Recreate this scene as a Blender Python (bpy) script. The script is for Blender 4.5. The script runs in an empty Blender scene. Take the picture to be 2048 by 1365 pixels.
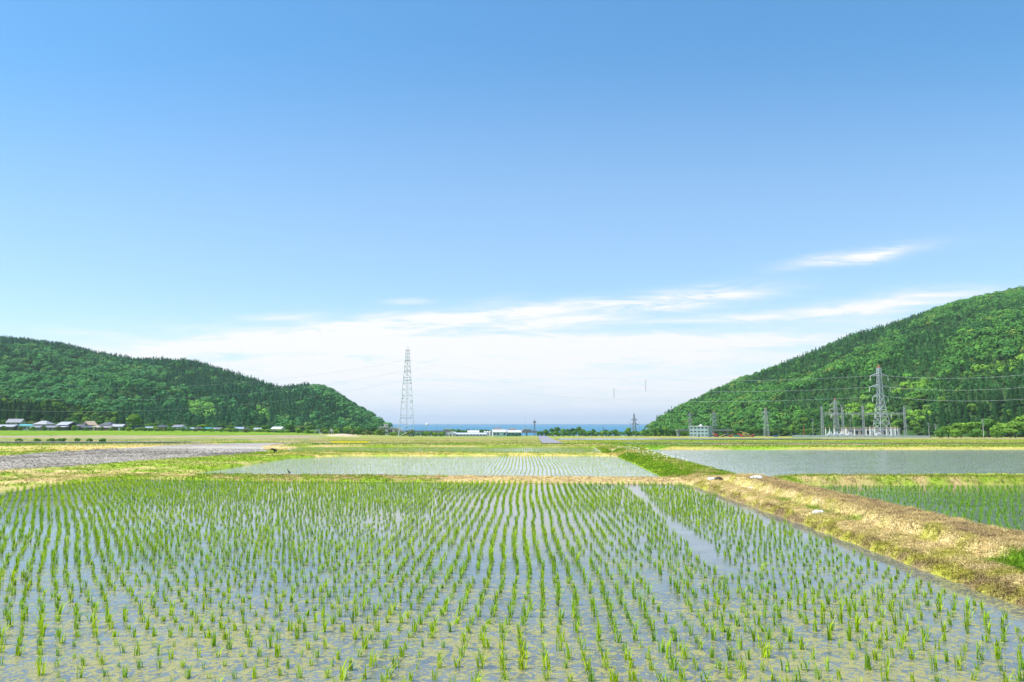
import bpy, math, random
import numpy as np
from math import radians as R
random.seed(7)
rng = np.random.default_rng(11)
SC = bpy.context.scene
COL = SC.collection

# ---------------------------------------------------------------- camera, sky, sun, exposure
F = 1500.0                       # focal length in pixels of the 2048 px wide photograph
PITCH = math.atan((847 - 682.5) / F)
YAW = math.atan(29 / F)
HCAM = 3.4
HAZE = 0.00006
cam_d = bpy.data.cameras.new('camera')
cam = bpy.data.objects.new('camera', cam_d); COL.objects.link(cam)
cam_d.sensor_width = 36.0; cam_d.lens = 36.0 * F / 2048
cam_d.clip_start = 0.1; cam_d.clip_end = 120000
cam.location = (0, 0, HCAM); cam.rotation_euler = (math.pi / 2 + PITCH, 0, YAW)
SC.camera = cam
SC.view_settings.view_transform = 'Standard'; SC.view_settings.look = 'None'
SC.view_settings.exposure = 1.0; SC.view_settings.gamma = 1.0; SC.view_settings.use_curve_mapping = False

SUN_AZ = (-0.96, -0.22)          # horizontal direction towards the sun: from the left, a little behind
SUN_EL = R(64)
sl = bpy.data.lights.new('sun', 'SUN'); sl.energy = 3.9; sl.angle = R(0.53); sl.color = (1.0, 0.955, 0.88)
so = bpy.data.objects.new('sun', sl); COL.objects.link(so)
from mathutils import Vector, Matrix
_n = math.hypot(*SUN_AZ)
_sd = Vector((SUN_AZ[0] / _n * math.cos(SUN_EL), SUN_AZ[1] / _n * math.cos(SUN_EL), math.sin(SUN_EL)))
so.rotation_euler = _sd.to_track_quat('Z', 'Y').to_euler(); so.location = (0, 0, 300)


class NT:
    """tiny node helper"""
    def __init__(s, tree): s.t = tree; s.n = tree.nodes; s.l = tree.links
    def node(s, typ, ins=None, **props):
        nd = s.n.new(typ)
        for k, v in props.items(): setattr(nd, k, v)
        for k, v in (ins or {}).items():
            if isinstance(v, bpy.types.NodeSocket): s.l.new(v, nd.inputs[k])
            else: nd.inputs[k].default_value = v
        return nd
    def m(s, op, a, b=None, c=None, clamp=False):
        nd = s.n.new('ShaderNodeMath'); nd.operation = op; nd.use_clamp = clamp
        for i, v in enumerate((a, b, c)):
            if v is None: continue
            if isinstance(v, bpy.types.NodeSocket): s.l.new(v, nd.inputs[i])
            else: nd.inputs[i].default_value = v
        return nd.outputs[0]
    def mix(s, f, a, b):
        nd = s.n.new('ShaderNodeMix'); nd.data_type = 'RGBA'
        for i, v in ((0, f), (6, a), (7, b)):
            if isinstance(v, bpy.types.NodeSocket): s.l.new(v, nd.inputs[i])
            else: nd.inputs[i].default_value = v if i == 0 else (*v[:3], 1)
        return nd.outputs[2]
    def ss(s, x, lo, hi):
        nd = s.n.new('ShaderNodeMapRange'); nd.interpolation_type = 'SMOOTHSTEP'
        s.l.new(x, nd.inputs[0]); nd.inputs[1].default_value = lo; nd.inputs[2].default_value = hi
        return nd.outputs[0]


world = bpy.data.worlds.new('World'); SC.world = world; world.use_nodes = True
wt = world.node_tree; wt.nodes.clear(); W = NT(wt)
sky = W.node('ShaderNodeTexSky', sky_type='NISHITA', sun_disc=False, sun_elevation=SUN_EL,
             sun_rotation=math.atan2(SUN_AZ[0], SUN_AZ[1]), altitude=0, air_density=1.0, dust_density=0.6, ozone_density=2.2)
tc = W.node('ShaderNodeTexCoord')
sx = W.node('ShaderNodeSeparateXYZ', {0: tc.outputs['Generated']})
yy = W.m('MAXIMUM', sx.outputs[1], 0.02)
U0 = W.m('DIVIDE', sx.outputs[0], yy); V0 = W.m('DIVIDE', sx.outputs[2], yy)


def wnoise(su, sv, det, rough, off, dist=0.0):
    c = W.node('ShaderNodeCombineXYZ', {0: W.m('MULTIPLY', U0, su), 1: W.m('MULTIPLY', V0, sv), 2: off})
    return W.node('ShaderNodeTexNoise', {'Vector': c.outputs[0], 'Scale': 1.0, 'Detail': det, 'Roughness': rough, 'Distortion': dist}).outputs[0]


n1 = wnoise(5, 18, 4, 0.55, 3.1)
n2 = wnoise(9, 75, 8, 0.68, 7.7, 0.7)
n3 = wnoise(2.2, 26, 4, 0.55, 1.3)
UW = W.m('ADD', U0, W.m('MULTIPLY', W.m('SUBTRACT', n3, 0.5), 0.10))
VW = W.m('ADD', V0, W.m('MULTIPLY', W.m('SUBTRACT', n1, 0.5), 0.028))
# cirrus streaks: photograph position, half length, half thickness, rise over length, density
STREAKS = [(1365, 597, 150, 15, .10, 1.1), (1720, 514, 120, 13, .15, 1.0), (1800, 607, 190, 17, .09, .9), (1500, 630, 210, 9, .05, .65),
           (860, 646, 400, 17, .085, 1.5), (1140, 647, 130, 9, .10, .9), (560, 692, 480, 20, .02, .75), (1000, 690, 420, 20, .02, .85),
           (1450, 686, 280, 17, .03, .95), (760, 725, 640, 24, .0, .9), (1300, 722, 330, 16, .02, .6), (900, 762, 620, 22, .0, .6),
           (1150, 795, 520, 26, .0, .45), (810, 603, 45, 7, .03, .45), (570, 634, 80, 7, .04, .45), (400, 655, 130, 7, .0, .3),
           (150, 664, 90, 6, -.06, .3), (1750, 650, 160, 16, .04, .3), (990, 597, 60, 10, .1, .22), (1220, 610, 60, 6, .1, .4)]
dens = None
for (px, py, hl, ht, rise, st) in STREAKS:
    cu = (px - 1053) / F; cv = (847 - py) / F
    du = W.m('SUBTRACT', UW, cu); dv = W.m('SUBTRACT', W.m('SUBTRACT', VW, cv), W.m('MULTIPLY', du, rise))
    e = W.m('ADD', W.m('POWER', W.m('ABSOLUTE', W.m('DIVIDE', du, hl / F)), 2.0), W.m('POWER', W.m('ABSOLUTE', W.m('DIVIDE', dv, ht / F)), 2.0))
    g = W.m('MULTIPLY', W.m('POWER', 2.718, W.m('MULTIPLY', e, -1.0)), st)
    dens = g if dens is None else W.m('ADD', dens, g)
veil = W.m('MULTIPLY', W.ss(V0, 0.185, 0.02), W.ss(W.m('ABSOLUTE', W.m('ADD', U0, 0.08)), 0.75, 0.3))
dens = W.m('ADD', W.m('MULTIPLY', dens, W.m('ADD', W.m('MULTIPLY', n2, 4.4), -1.25)), W.m('MULTIPLY', veil, W.m('ADD', W.m('MULTIPLY', n2, 2.2), -0.80)))
cloud = W.m('MULTIPLY', W.m('MULTIPLY', dens, 1.0, clamp=True), W.m('GREATER_THAN', sx.outputs[1], 0.03))
hsv = W.node('ShaderNodeHueSaturation', {'Saturation': 1.40, 'Hue': .490, 'Value': 1.05, 'Color': sky.outputs[0]})
skyb = W.mix(W.m('ADD', W.m('MULTIPLY', W.ss(V0, .56, .22), .22), .10), hsv.outputs[0], (3.7, 3.9, 4.7))
lowsky = W.m('MULTIPLY', W.ss(V0, .16, .0), .75)
skyb = W.mix(lowsky, skyb, (4.25, 4.75, 5.1))
skyc = W.mix(cloud, skyb, (5.2, 5.2, 5.2))
bg = W.node('ShaderNodeBackground', {'Color': skyc, 'Strength': 0.10})
wo = W.node('ShaderNodeOutputWorld', {'Surface': bg.outputs[0]})

# ---------------------------------------------------------------- geometry helpers
CR, SR = math.cos(YAW), math.sin(YAW)
FW = np.array((-SR * math.cos(PITCH), CR * math.cos(PITCH), math.sin(PITCH)))
RT = np.array((CR, SR, 0.0)); UPV = np.cross(RT, FW)


def ray(px, py): return FW + RT * ((px - 1024) / F) + UPV * ((682.5 - py) / F)
def at(px, py, Y):
    d = ray(px, py); k = Y / d[1]; return np.array((d[0] * k, Y, HCAM + d[2] * k))
def onz(px, py, z=0.0):
    d = ray(px, py); k = (z - HCAM) / d[2]; return (d[0] * k, d[1] * k)
def sst(x, a, b):
    t = np.clip((np.asarray(x, float) - a) / (b - a), 0, 1); return t * t * (3 - 2 * t)


def _h(ix, iy, s):
    v = (ix.astype(np.int64) * 374761393 + iy.astype(np.int64) * 668265263 + s * 974634777) & 0x7fffffff
    v = ((v ^ (v >> 13)) * 1274126177) & 0x7fffffff
    return ((v ^ (v >> 16)) & 0xffff) / 65535.0
def vn(x, y, s=0):
    x = np.asarray(x, float); y = np.asarray(y, float); ix = np.floor(x); iy = np.floor(y); fx = x - ix; fy = y - iy
    fx = fx * fx * (3 - 2 * fx); fy = fy * fy * (3 - 2 * fy)
    a = _h(ix, iy, s); b = _h(ix + 1, iy, s); c = _h(ix, iy + 1, s); d = _h(ix + 1, iy + 1, s)
    return (a * (1 - fx) + b * fx) * (1 - fy) + (c * (1 - fx) + d * fx) * fy
def fbm(x, y, s=0, o=3):
    r = 0; a = 1; t = 0
    for i in range(o): r = r + a * vn(x * 2 ** i, y * 2 ** i, s + i * 17); t += a; a *= .5
    return r / t


def G(X, Y):
    """height of the fields: level near the camera, falling gently to the shore, rising to the village on the left"""
    X = np.asarray(X, float); Y = np.asarray(Y, float); Ys = np.maximum(Y, 1.0)
    z = -0.0145 * np.maximum(0, Y - 110)
    a = X / Ys
    rise = sst(-a, 0.10, 0.50) * (4.7 * sst(Y, 330, 570) + .010 * np.maximum(0, Y - 570))
    z = z + rise
    z = np.where(Y > 1040, z - sst(Y, 1040, 1100) * 9, z)
    return z
def gz(x, y): return float(G(x, y))
def gpt(px, py):
    """ground point seen at a photograph position"""
    d = ray(px, py); lo, hi = 5.0, 1040.0
    f = lambda Y: HCAM + d[2] * Y / d[1] - gz(d[0] * Y / d[1], Y)
    prev = lo
    for Y in np.geomspace(lo, hi, 260):
        if f(Y) < 0: hi = Y; lo = prev; break
        prev = Y
    for _ in range(30):
        m = (lo + hi) / 2
        if f(m) < 0: hi = m
        else: lo = m
    return (d[0] * lo / d[1], lo)


def inpoly(X, Y, poly):
    ins = np.zeros(X.shape, bool); n = len(poly)
    for i in range(n):
        x1, y1 = poly[i]; x2, y2 = poly[(i + 1) % n]
        if y1 == y2: continue
        c = ((y1 > Y) != (y2 > Y)) & (X < (x2 - x1) * (Y - y1) / (y2 - y1) + x1)
        ins ^= c
    return ins
def polydist(X, Y, poly):
    d = np.full(X.shape, 1e9); n = len(poly)
    for i in range(n):
        x1, y1 = poly[i]; x2, y2 = poly[(i + 1) % n]; dx, dy = x2 - x1, y2 - y1
        t = np.clip(((X - x1) * dx + (Y - y1) * dy) / (dx * dx + dy * dy + 1e-9), 0, 1)
        d = np.minimum(d, np.hypot(X - x1 - t * dx, Y - y1 - t * dy))
    return d


def link(name, me, mat=None, parent=None, kind=None, label=None, cat=None, group=None, loc=None):
    o = bpy.data.objects.new(name, me); COL.objects.link(o)
    if mat is not None and me is not None: me.materials.append(mat)
    if parent is not None: o.parent = parent
    if loc is not None: o.location = loc
    tag(o, label, cat, group, kind); return o
def tag(o, label=None, cat=None, group=None, kind=None):
    if label: o['label'] = label
    if cat: o['category'] = cat
    if group: o['group'] = group
    if kind: o['kind'] = kind
def thing(name, label, cat, loc=(0, 0, 0), rz=0, group=None):
    o = bpy.data.objects.new(name, None); COL.objects.link(o); o.location = loc; o.rotation_euler = (0, 0, rz)
    o.empty_display_size = .2
    tag(o, label, cat, group); return o
def np_mesh(name, V, Fc, C=None, smooth=False):
    V = np.asarray(V, np.float32); Fc = np.asarray(Fc, np.int32); k = Fc.shape[1]
    me = bpy.data.meshes.new(name); me.vertices.add(len(V)); me.vertices.foreach_set('co', V.ravel())
    me.loops.add(Fc.size); me.loops.foreach_set('vertex_index', Fc.ravel())
    me.polygons.add(len(Fc)); me.polygons.foreach_set('loop_start', np.arange(0, Fc.size, k, dtype=np.int32))
    me.update(calc_edges=True)
    if smooth: me.polygons.foreach_set('use_smooth', np.ones(len(Fc), bool))
    if C is not None:
        at_ = me.color_attributes.new('Col', 'FLOAT_COLOR', 'POINT')
        c4 = np.ones((len(V), 4), np.float32); c4[:, :3] = np.clip(C, 0, 1); at_.data.foreach_set('color', c4.ravel())
    me.validate(clean_customdata=False); return me


class MB:
    """collects boxes, bars, tubes into one mesh"""
    def __init__(s): s.v = []; s.f = []
    def add(s, vs, fs):
        b = len(s.v); s.v += [tuple(map(float, p)) for p in vs]; s.f += [tuple(b + i for i in f) for f in fs]; return s
    def box(s, x0, x1, y0, y1, z0, z1):
        return s.add([(x0, y0, z0), (x1, y0, z0), (x1, y1, z0), (x0, y1, z0), (x0, y0, z1), (x1, y0, z1), (x1, y1, z1), (x0, y1, z1)],
                     [(0, 3, 2, 1), (4, 5, 6, 7), (0, 1, 5, 4), (1, 2, 6, 5), (2, 3, 7, 6), (3, 0, 4, 7)])
    def bar(s, p, q, w, w2=None, n=4):
        p = Vector(p); q = Vector(q); d = (q - p)
        if d.length < 1e-6: return s
        d.normalize(); a = d.orthogonal().normalized(); b = d.cross(a); w2 = w if w2 is None else w2; vs = []
        for (c, r) in ((p, w / 2), (q, w2 / 2)):
            for i in range(n):
                t = 2 * math.pi * (i + .5) / n; vs.append(c + (a * math.cos(t) + b * math.sin(t)) * r * (1.41 if n == 4 else 1))
        return s.add(vs, [tuple(range(n))[::-1], tuple(range(n, 2 * n))] + [(i, (i + 1) % n, n + (i + 1) % n, n + i) for i in range(n)])
    def lathe(s, prof, cx=0, cy=0, n=12):
        b = len(s.v)
        for (r, z) in prof:
            for i in range(n):
                t = 2 * math.pi * i / n; s.v.append((cx + r * math.cos(t), cy + r * math.sin(t), z))
        for j in range(len(prof) - 1):
            for i in range(n): s.f.append((b + j * n + i, b + j * n + (i + 1) % n, b + (j + 1) * n + (i + 1) % n, b + (j + 1) * n + i))
        s.f.append(tuple(b + i for i in range(n))[::-1]); s.f.append(tuple(b + (len(prof) - 1) * n + i for i in range(n))); return s
    def prism(s, outline, y0, y1):
        """outline in x,z pushed along y"""
        n = len(outline)
        return s.add([(x, y0, z) for x, z in outline] + [(x, y1, z) for x, z in outline],
                     [tuple(range(n)), tuple(range(n, 2 * n))[::-1]] + [(i, n + i, n + (i + 1) % n, (i + 1) % n) for i in range(n)])
    def build(s, name, mat, parent=None, **kw):
        me = bpy.data.meshes.new(name); me.from_pydata(s.v, [], s.f); me.update()
        return link(name, me, mat, parent, **kw)


# ---------------------------------------------------------------- materials
def new_mat(name):
    m = bpy.data.materials.new(name); m.use_nodes = True; t = m.node_tree; t.nodes.clear(); return m, NT(t)
def out(n, sh): n.node('ShaderNodeOutputMaterial', {'Surface': sh})
MATS = {}
def paint(name, c, rough=.6, var=.12, scale=3.0, metal=0.0):
    if name in MATS: return MATS[name]
    m, n = new_mat(name); tcn = n.node('ShaderNodeTexCoord')
    nz = n.node('ShaderNodeTexNoise', {'Vector': tcn.outputs['Object'], 'Scale': scale, 'Detail': 4})
    k = n.m('ADD', n.m('MULTIPLY', n.m('SUBTRACT', nz.outputs[0], .5), var * 2), 0.0)
    lo = tuple(max(0, v * (1 - var * 1.5)) for v in c); hi = tuple(min(1, v * (1 + var)) for v in c)
    cc = n.mix(n.ss(nz.outputs[0], .3, .7), lo, hi)
    out(n, n.node('ShaderNodeBsdfPrincipled', {'Base Color': cc, 'Roughness': rough, 'Metallic': metal}).outputs[0])
    MATS[name] = m; return m
def leafy(name, trans=.3, vary=.25, nscale=.6):
    """colour attribute on leaves, part of the light passing through"""
    m, n = new_mat(name); at_ = n.node('ShaderNodeAttribute', attribute_name='Col')
    geo = n.node('ShaderNodeNewGeometry')
    nz = n.node('ShaderNodeTexNoise', {'Vector': geo.outputs['Position'], 'Scale': nscale, 'Detail': 2})
    hs = n.node('ShaderNodeHueSaturation', {'Color': at_.outputs['Color'], 'Value': n.m('ADD', n.m('MULTIPLY', nz.outputs[0], vary * 2), 1 - vary)})
    d = n.node('ShaderNodeBsdfDiffuse', {'Color': hs.outputs[0]}); t = n.node('ShaderNodeBsdfTranslucent', {'Color': hs.outputs[0]})
    out(n, n.node('ShaderNodeMixShader', {0: trans, 1: d.outputs[0], 2: t.outputs[0]}).outputs[0]); return m


M_LEAF = leafy('leaves', .15, .3, .25)
M_RICE = leafy('rice_leaf', .42, .2, 2.0)
M_GRASS = leafy('grass_blade', .35, .25, 1.5)
M_TRUNK = paint('bark', (.10, .075, .05), .9)
M_STEEL = paint('galvanised_steel', (.30, .33, .35), .6, .1, .3)
M_STEELL = paint('bright_galvanised_steel', (.42, .46, .50), .55, .08, .2)
M_STEELP = paint('pale_steel', (.60, .64, .68), .5, .06, .1)
M_STEELD = paint('weathered_steel', (.20, .23, .26), .6, .1, .5)
M_RED = paint('red_paint', (.55, .09, .04), .5)
M_WHITE = paint('white_porcelain', (.72, .72, .72), .35, .05)
M_CONC = paint('concrete', (.42, .41, .38), .85)
M_GLASS = paint('window_glass', (.05, .07, .09), .12, .1)
M_DARK = paint('dark_metal', (.06, .065, .07), .6)
M_WIRE = paint('conductor', (.40, .42, .44), .5)

# ground: colour attribute plus grain
m, n = new_mat('field_soil_and_grass'); M_GROUND = m
a_ = n.node('ShaderNodeAttribute', attribute_name='Col'); g_ = n.node('ShaderNodeNewGeometry')
z1 = n.node('ShaderNodeTexNoise', {'Vector': g_.outputs['Position'], 'Scale': 7.0, 'Detail': 8, 'Roughness': .7})
z2 = n.node('ShaderNodeTexNoise', {'Vector': g_.outputs['Position'], 'Scale': .25, 'Detail': 5, 'Roughness': .65})
v_ = n.m('ADD', n.m('MULTIPLY', z1.outputs[0], .9), n.m('MULTIPLY', z2.outputs[0], .9))
hs = n.node('ShaderNodeHueSaturation', {'Color': a_.outputs['Color'], 'Value': n.m('ADD', v_, .10)})
bp = n.node('ShaderNodeBump', {'Height': z1.outputs[0], 'Strength': .6, 'Distance': .05})
out(n, n.node('ShaderNodeBsdfPrincipled', {'Base Color': hs.outputs[0], 'Roughness': .95, 'Specular IOR Level': .03, 'Normal': bp.outputs[0]}).outputs[0])


def water_mat(name, mud, algae=0.0, bump=.25, rough=.06, ripple=5.0, near=None):
    m, n = new_mat(name); g = n.node('ShaderNodeNewGeometry'); P = g.outputs['Position']
    mp = n.node('ShaderNodeMapping', {'Vector': P, 'Scale': (1.0, 1.7, 1.0), 'Rotation': (0, 0, .25)})
    r1 = n.node('ShaderNodeTexNoise', {'Vector': mp.outputs[0], 'Scale': ripple, 'Detail': 3, 'Roughness': .55, 'Distortion': .4})
    r2 = n.node('ShaderNodeTexNoise', {'Vector': mp.outputs[0], 'Scale': .35, 'Detail': 3})
    gust = n.ss(r2.outputs[0], .35, .65)
    bpn = n.node('ShaderNodeBump', {'Height': r1.outputs[0], 'Strength': n.m('ADD', n.m('MULTIPLY', gust, bump), bump * .35), 'Distance': .03})
    mz = n.node('ShaderNodeTexNoise', {'Vector': P, 'Scale': 1.3, 'Detail': 5, 'Roughness': .6})
    mc = n.mix(n.ss(mz.outputs[0], .3, .7), tuple(v * .75 for v in mud), tuple(min(1, v * 1.2) for v in mud))
    wat = n.node('ShaderNodeBsdfPrincipled', {'Base Color': mc, 'Roughness': rough, 'IOR': 1.52, 'Normal': bpn.outputs[0]})
    if algae:
        mp2 = n.node('ShaderNodeMapping', {'Vector': P, 'Scale': (1.0, 1.0, 1.0)})
        an = n.node('ShaderNodeTexNoise', {'Vector': mp2.outputs[0], 'Scale': 6.5, 'Detail': 8, 'Roughness': .68, 'Distortion': 1.4})
        big = n.node('ShaderNodeTexNoise', {'Vector': P, 'Scale': .30, 'Detail': 3})
        sp = n.node('ShaderNodeSeparateXYZ', {0: P})
        nearf = n.ss(sp.outputs[1], 24.0, 8.0)
        th = n.m('SUBTRACT', .716, n.m('ADD', n.m('MULTIPLY', big.outputs[0], .24 * algae), n.m('MULTIPLY', nearf, .125 * algae)))
        mask = n.ss(n.m('SUBTRACT', an.outputs[0], th), -.02, .035)
        an2 = n.node('ShaderNodeTexNoise', {'Vector': P, 'Scale': 30.0, 'Detail': 4})
        acol = n.mix(an2.outputs[0], (.17, .17, .03), (.45, .41, .14))
        ab = n.node('ShaderNodeBump', {'Height': an.outputs[0], 'Strength': .8, 'Distance': .10})
        alg = n.node('ShaderNodeBsdfPrincipled', {'Base Color': acol, 'Roughness': .45, 'Normal': ab.outputs[0]})
        sh = n.node('ShaderNodeMixShader', {0: n.m('MULTIPLY', mask, .85), 1: wat.outputs[0], 2: alg.outputs[0]}).outputs[0]
    else: sh = wat.outputs[0]
    out(n, sh); return m


M_WNEAR = water_mat('paddy_water_with_algae', (.105, .12, .125), 1.0, .09, .03, 6.0)
M_WMID = water_mat('paddy_water_pale', (.24, .27, .28), 0, .30, .08, 4.0)
M_WBIG = water_mat('paddy_water_muddy', (.28, .31, .31), 0, .5, .10, 3.0)
M_WDARK = water_mat('paddy_water_hill_reflection', (.10, .12, .09), 0, .25, .06, 5.0)  # dark base colour stands in for the right hill's reflection
m, n = new_mat('sea_water'); M_SEA = m
g = n.node('ShaderNodeNewGeometry')
mp = n.node('ShaderNodeMapping', {'Vector': g.outputs['Position'], 'Scale': (.02, .006, 1)})
nz = n.node('ShaderNodeTexNoise', {'Vector': mp.outputs[0], 'Scale': 1.0, 'Detail': 6})
nb = n.node('ShaderNodeTexNoise', {'Vector': g.outputs['Position'], 'Scale': .12, 'Detail': 4})
sb = n.node('ShaderNodeBump', {'Height': nb.outputs[0], 'Strength': 1.0, 'Distance': 2.2})
out(n, n.node('ShaderNodeBsdfPrincipled', {'Base Color': n.mix(nz.outputs[0], (.012, .12, .21), (.02, .17, .27)), 'Roughness': .42,
                                           'Specular IOR Level': .32, 'Normal': sb.outputs[0]}).outputs[0])

# ---------------------------------------------------------------- fields: outlines of the flooded paddies (metres)
P_NEAR = [onz(*p) for p in ((-900, 1100), (-400, 1045), (-150, 1010), (0, 986), (110, 969), (250, 957.5), (500, 962), (900, 965), (1380, 968))] + [(9.3, 25), (9.25, 12), (9.4, 3), (-45, 3)]
P_MID = [onz(*p) for p in ((360, 950.5), (440, 940.5), (515, 928), (585, 917), (690, 912.8), (1232, 912.8))] + [(8.9, 60), (8.5, 47.3)]
P_THIN = [onz(*p) for p in ((585, 906), (572, 900), (605, 895), (1185, 895), (1212, 907))]
P_BIG = [onz(*p) for p in ((1288, 899.8), (2600, 899), (3300, 935), (2048, 951.5), (1900, 951.5), (1560, 957), (1508, 968))]
P_RIGHT = [(13.1, 5), (12.95, 30), (12.95, 37), (13.3, 41), (15.0, 42.2), (20, 42.6), (30, 42.8), (60, 43.5), (60, 5)]
P_DITCH = [onz(*p) for p in ((1214, 900), (1240, 900), (1224, 907))]
PADDIES = [P_NEAR, P_MID, P_THIN, P_BIG, P_RIGHT, P_DITCH]


def relief(X, Y):
    """banks between the paddies (and mud below the water)"""
    shp = X.shape; X = X.ravel(); Y = Y.ravel(); h = np.zeros(X.shape)
    wig = (fbm(X * 1.1, Y * 1.1, 5) - .5) * .34 + (fbm(X * 4, Y * 4, 9) - .5) * .14
    m_ = (Y < 125)
    x = X[m_]; y = Y[m_]; sd = np.full(x.shape, 1e9)
    for p in PADDIES:
        d = polydist(x, y, p); ins = inpoly(x, y, p); sd = np.minimum(sd, np.where(ins, -d, d))
    sd = sd + wig[m_]
    up = (.125 + .17 * (x > 9.0) * (y < 43.5) + .05 * (x > 9)) * (1 - np.exp(-np.maximum(sd, 0) / .22)); dn = -.14 * sst(-sd, 0, .25)
    hh = np.where(sd > 0, up, dn)
    out_ = sst(sd, 0.0, .35)
    tier = sst(x + (fbm(x * 2, y * 2, 88) - .5) * .35, 10.42, 10.78) * sst(-x, -12.95, -12.2) * sst(-y, -43.5, -40.0) * .34
    cross = sst(x, 13.5, 16) * sst(y, 42.6, 43.6) * sst(-y, -46.5, -45) * .16
    bank = sst(x, 9.3, 10.6) * sst(-x, -13.6, -12.2) * sst(y, 42.0, 46) * sst(-y, -99, -93) * .20
    left = sst(-x, -2 + 0 * x, 14) * sst(y, 50, 56) * .06 * (sd > 0)
    hh = hh + (tier + cross + bank + left) * out_
    hh = hh + (sd > 0.1) * ((fbm(x * 3, y * 3, 21) - .5) * .16 + (fbm(x * 9, y * 9, 31) - .5) * .07) * np.clip(sd / .4, 0, 1)
    h[m_] = hh
    f_ = ~m_
    h[f_] = .12 * sst(-Y[f_], -180, -125) + (fbm(X[f_] * .25, Y[f_] * .25, 41) - .5) * .10
    ed = sst(Y, 108, 125)
    return h.reshape(shp)


def SURF(X, Y): return G(X, Y) + relief(np.atleast_1d(X), np.atleast_1d(Y))


# field map: polygons given by the photograph, laid on the ground. green 0..1 mixes straw and grass; or a plain soil colour
STRAW = np.array((.50, .395, .18)); GREEN = np.array((.215, .315, .030)); LUSH = np.array((.135, .265, .022)); BROWN = np.array((.36, .26, .13)); YEL = np.array((.37, .36, .06))
def gp(*pts): return [gpt(*p) for p in pts]
FIELDS = [  # polygon, colour A, colour B, share of B, noise scale, contrast
    (gp((-900, 861.5), (620, 866), (620, 873), (-900, 873)), GREEN, LUSH, .5, .05, 1.6),
    (gp((-900, 873), (660, 871), (660, 882), (-900, 879)), np.array((.34, .29, .18)), GREEN, .18, .04, 1.2),
    (gp((-900, 879), (560, 879.5), (500, 883), (-900, 883)), STRAW, GREEN, .55, .06, 1.4),
    (gp((-900, 883.2), (430, 883.5), (380, 888), (-900, 888)), np.array((.36, .42, .30)), GREEN, .2, .08, .8),
    (gp((-900, 888), (400, 887), (300, 892), (-900, 891)), np.array((.40, .33, .20)), GREEN, .35, .1, 1.4),
    (gp((-900, 891), (300, 891), (180, 900), (0, 904), (-900, 912)), GREEN, LUSH, .7, .12, 1.2),
    (gp((-900, 912), (0, 904), (300, 892), (430, 886), (430, 890), (130, 906), (0, 916), (-900, 930)), np.array((.55, .42, .16)), GREEN, .25, .2, 1.5),
    (gp((620, 869), (1080, 870), (1080, 876), (620, 876)), np.array((.36, .31, .16)), GREEN, .30, .05, 1.4),
    (gp((640, 875), (1080, 875), (1086, 889), (560, 889)), np.array((.33, .29, .13)), GREEN, .45, .07, 1.5),
    (gp((640, 884.5), (880, 884), (880, 888.5), (600, 888.5)), np.array((.40, .31, .21)), BROWN, .3, .1, 1.2),
    (gp((600, 888), (1190, 888), (1215, 896), (560, 896)), GREEN, STRAW, .30, .12, 1.5),
    (gp((1095, 872), (3400, 872), (3400, 900), (1135, 900)), GREEN, np.array((.40, .34, .10)), .30, .05, 1.5),
    (gp((1110, 873), (3400, 874), (3400, 877.5), (1110, 876)), np.array((.38, .36, .10)), GREEN, .5, .05, 1.4),
    (gp((1130, 889.5), (3400, 889.5), (3400, 896), (1130, 894)), np.array((.38, .31, .12)), GREEN, .40, .08, 1.5),
    (gp((1200, 886), (1450, 886), (1320, 900), (1230, 897)), LUSH, GREEN, .4, .2, 1.3),
    ([(-80, 42), (-80, 76), (-40, 95), (-10, 84), (-12, 50), (12, 50), (12, 42)], GREEN, STRAW, .16, .25, 1.6),
    ([(-80, 30), (-80, 52), (-30, 52), (-17, 47.5), (-17, 40), (-25, 30)], STRAW, GREEN, .30, .35, 1.8),
    ([(-5, 43), (-5, 48.5), (13, 48.5), (13, 43)], BROWN, STRAW, .60, .8, 1.4),
    ([(-21, 43), (-21, 51), (-5, 48.5), (-5, 43)], GREEN, BROWN, .45, .6, 1.8),
    ([(8, 47.5), (8, 104), (15.5, 104), (13.2, 42), (11, 44)], GREEN, STRAW, .30, .35, 1.7),
    ([(8.3, 48), (8.6, 90), (10.4, 90), (10.4, 48)], GREEN, LUSH, .4, .4, 1.5),
    ([(-27, 76), (-27, 84), (12, 83.5), (9.3, 76)], np.array((.50, .42, .14)), GREEN, .25, .4, 1.4),
    ([(9, 2), (9, 44.5), (14.8, 46.0), (14, 41), (13.4, 2)], np.array((.56, .45, .22)), YEL, .20, .9, 1.4),
    ([(9.0, 2), (9.0, 42), (9.55, 42), (9.55, 2)], np.array((.27, .20, .10)), YEL, .40, 1.3, 1.8),
    ([(10.9, 2), (10.9, 40), (13.6, 40), (13.6, 2)], np.array((.34, .25, .13)), STRAW, .50, 1.3, 2.2),
    ([(10.1, 24), (10.1, 32), (10.5, 32), (10.5, 24)], GREEN, STRAW, .50, .9, 1.6),
    ([(10.1, 13), (10.2, 17.5), (10.75, 17.2), (10.75, 13.4)], LUSH, GREEN, .4, .9, 1.0),
    ([(13.8, 42), (13.8, 47), (90, 52), (90, 43)], np.array((.36, .28, .12)), GREEN, .40, .5, 1.6),
    ([(12.4, 43.5), (11.9, 50), (13.4, 50), (13.3, 43.2)], LUSH, GREEN, .3, .9, 1.0),
]
GREYS = np.array((.32, .295, .255)); GREYD = np.array((.20, .18, .15))
FIELDS.append((gp((-600, 1000), (-600, 935), (0, 916), (130, 906), (300, 896.5), (430, 889), (520, 886.5), (600, 885.5), (560, 889.5), (538, 893), (524, 899), (534, 906.5), (500, 911), (400, 918), (280, 926), (150, 938), (60, 943), (0, 945)), GREYS, GREYD, .22, .10, 1.5))
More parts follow.
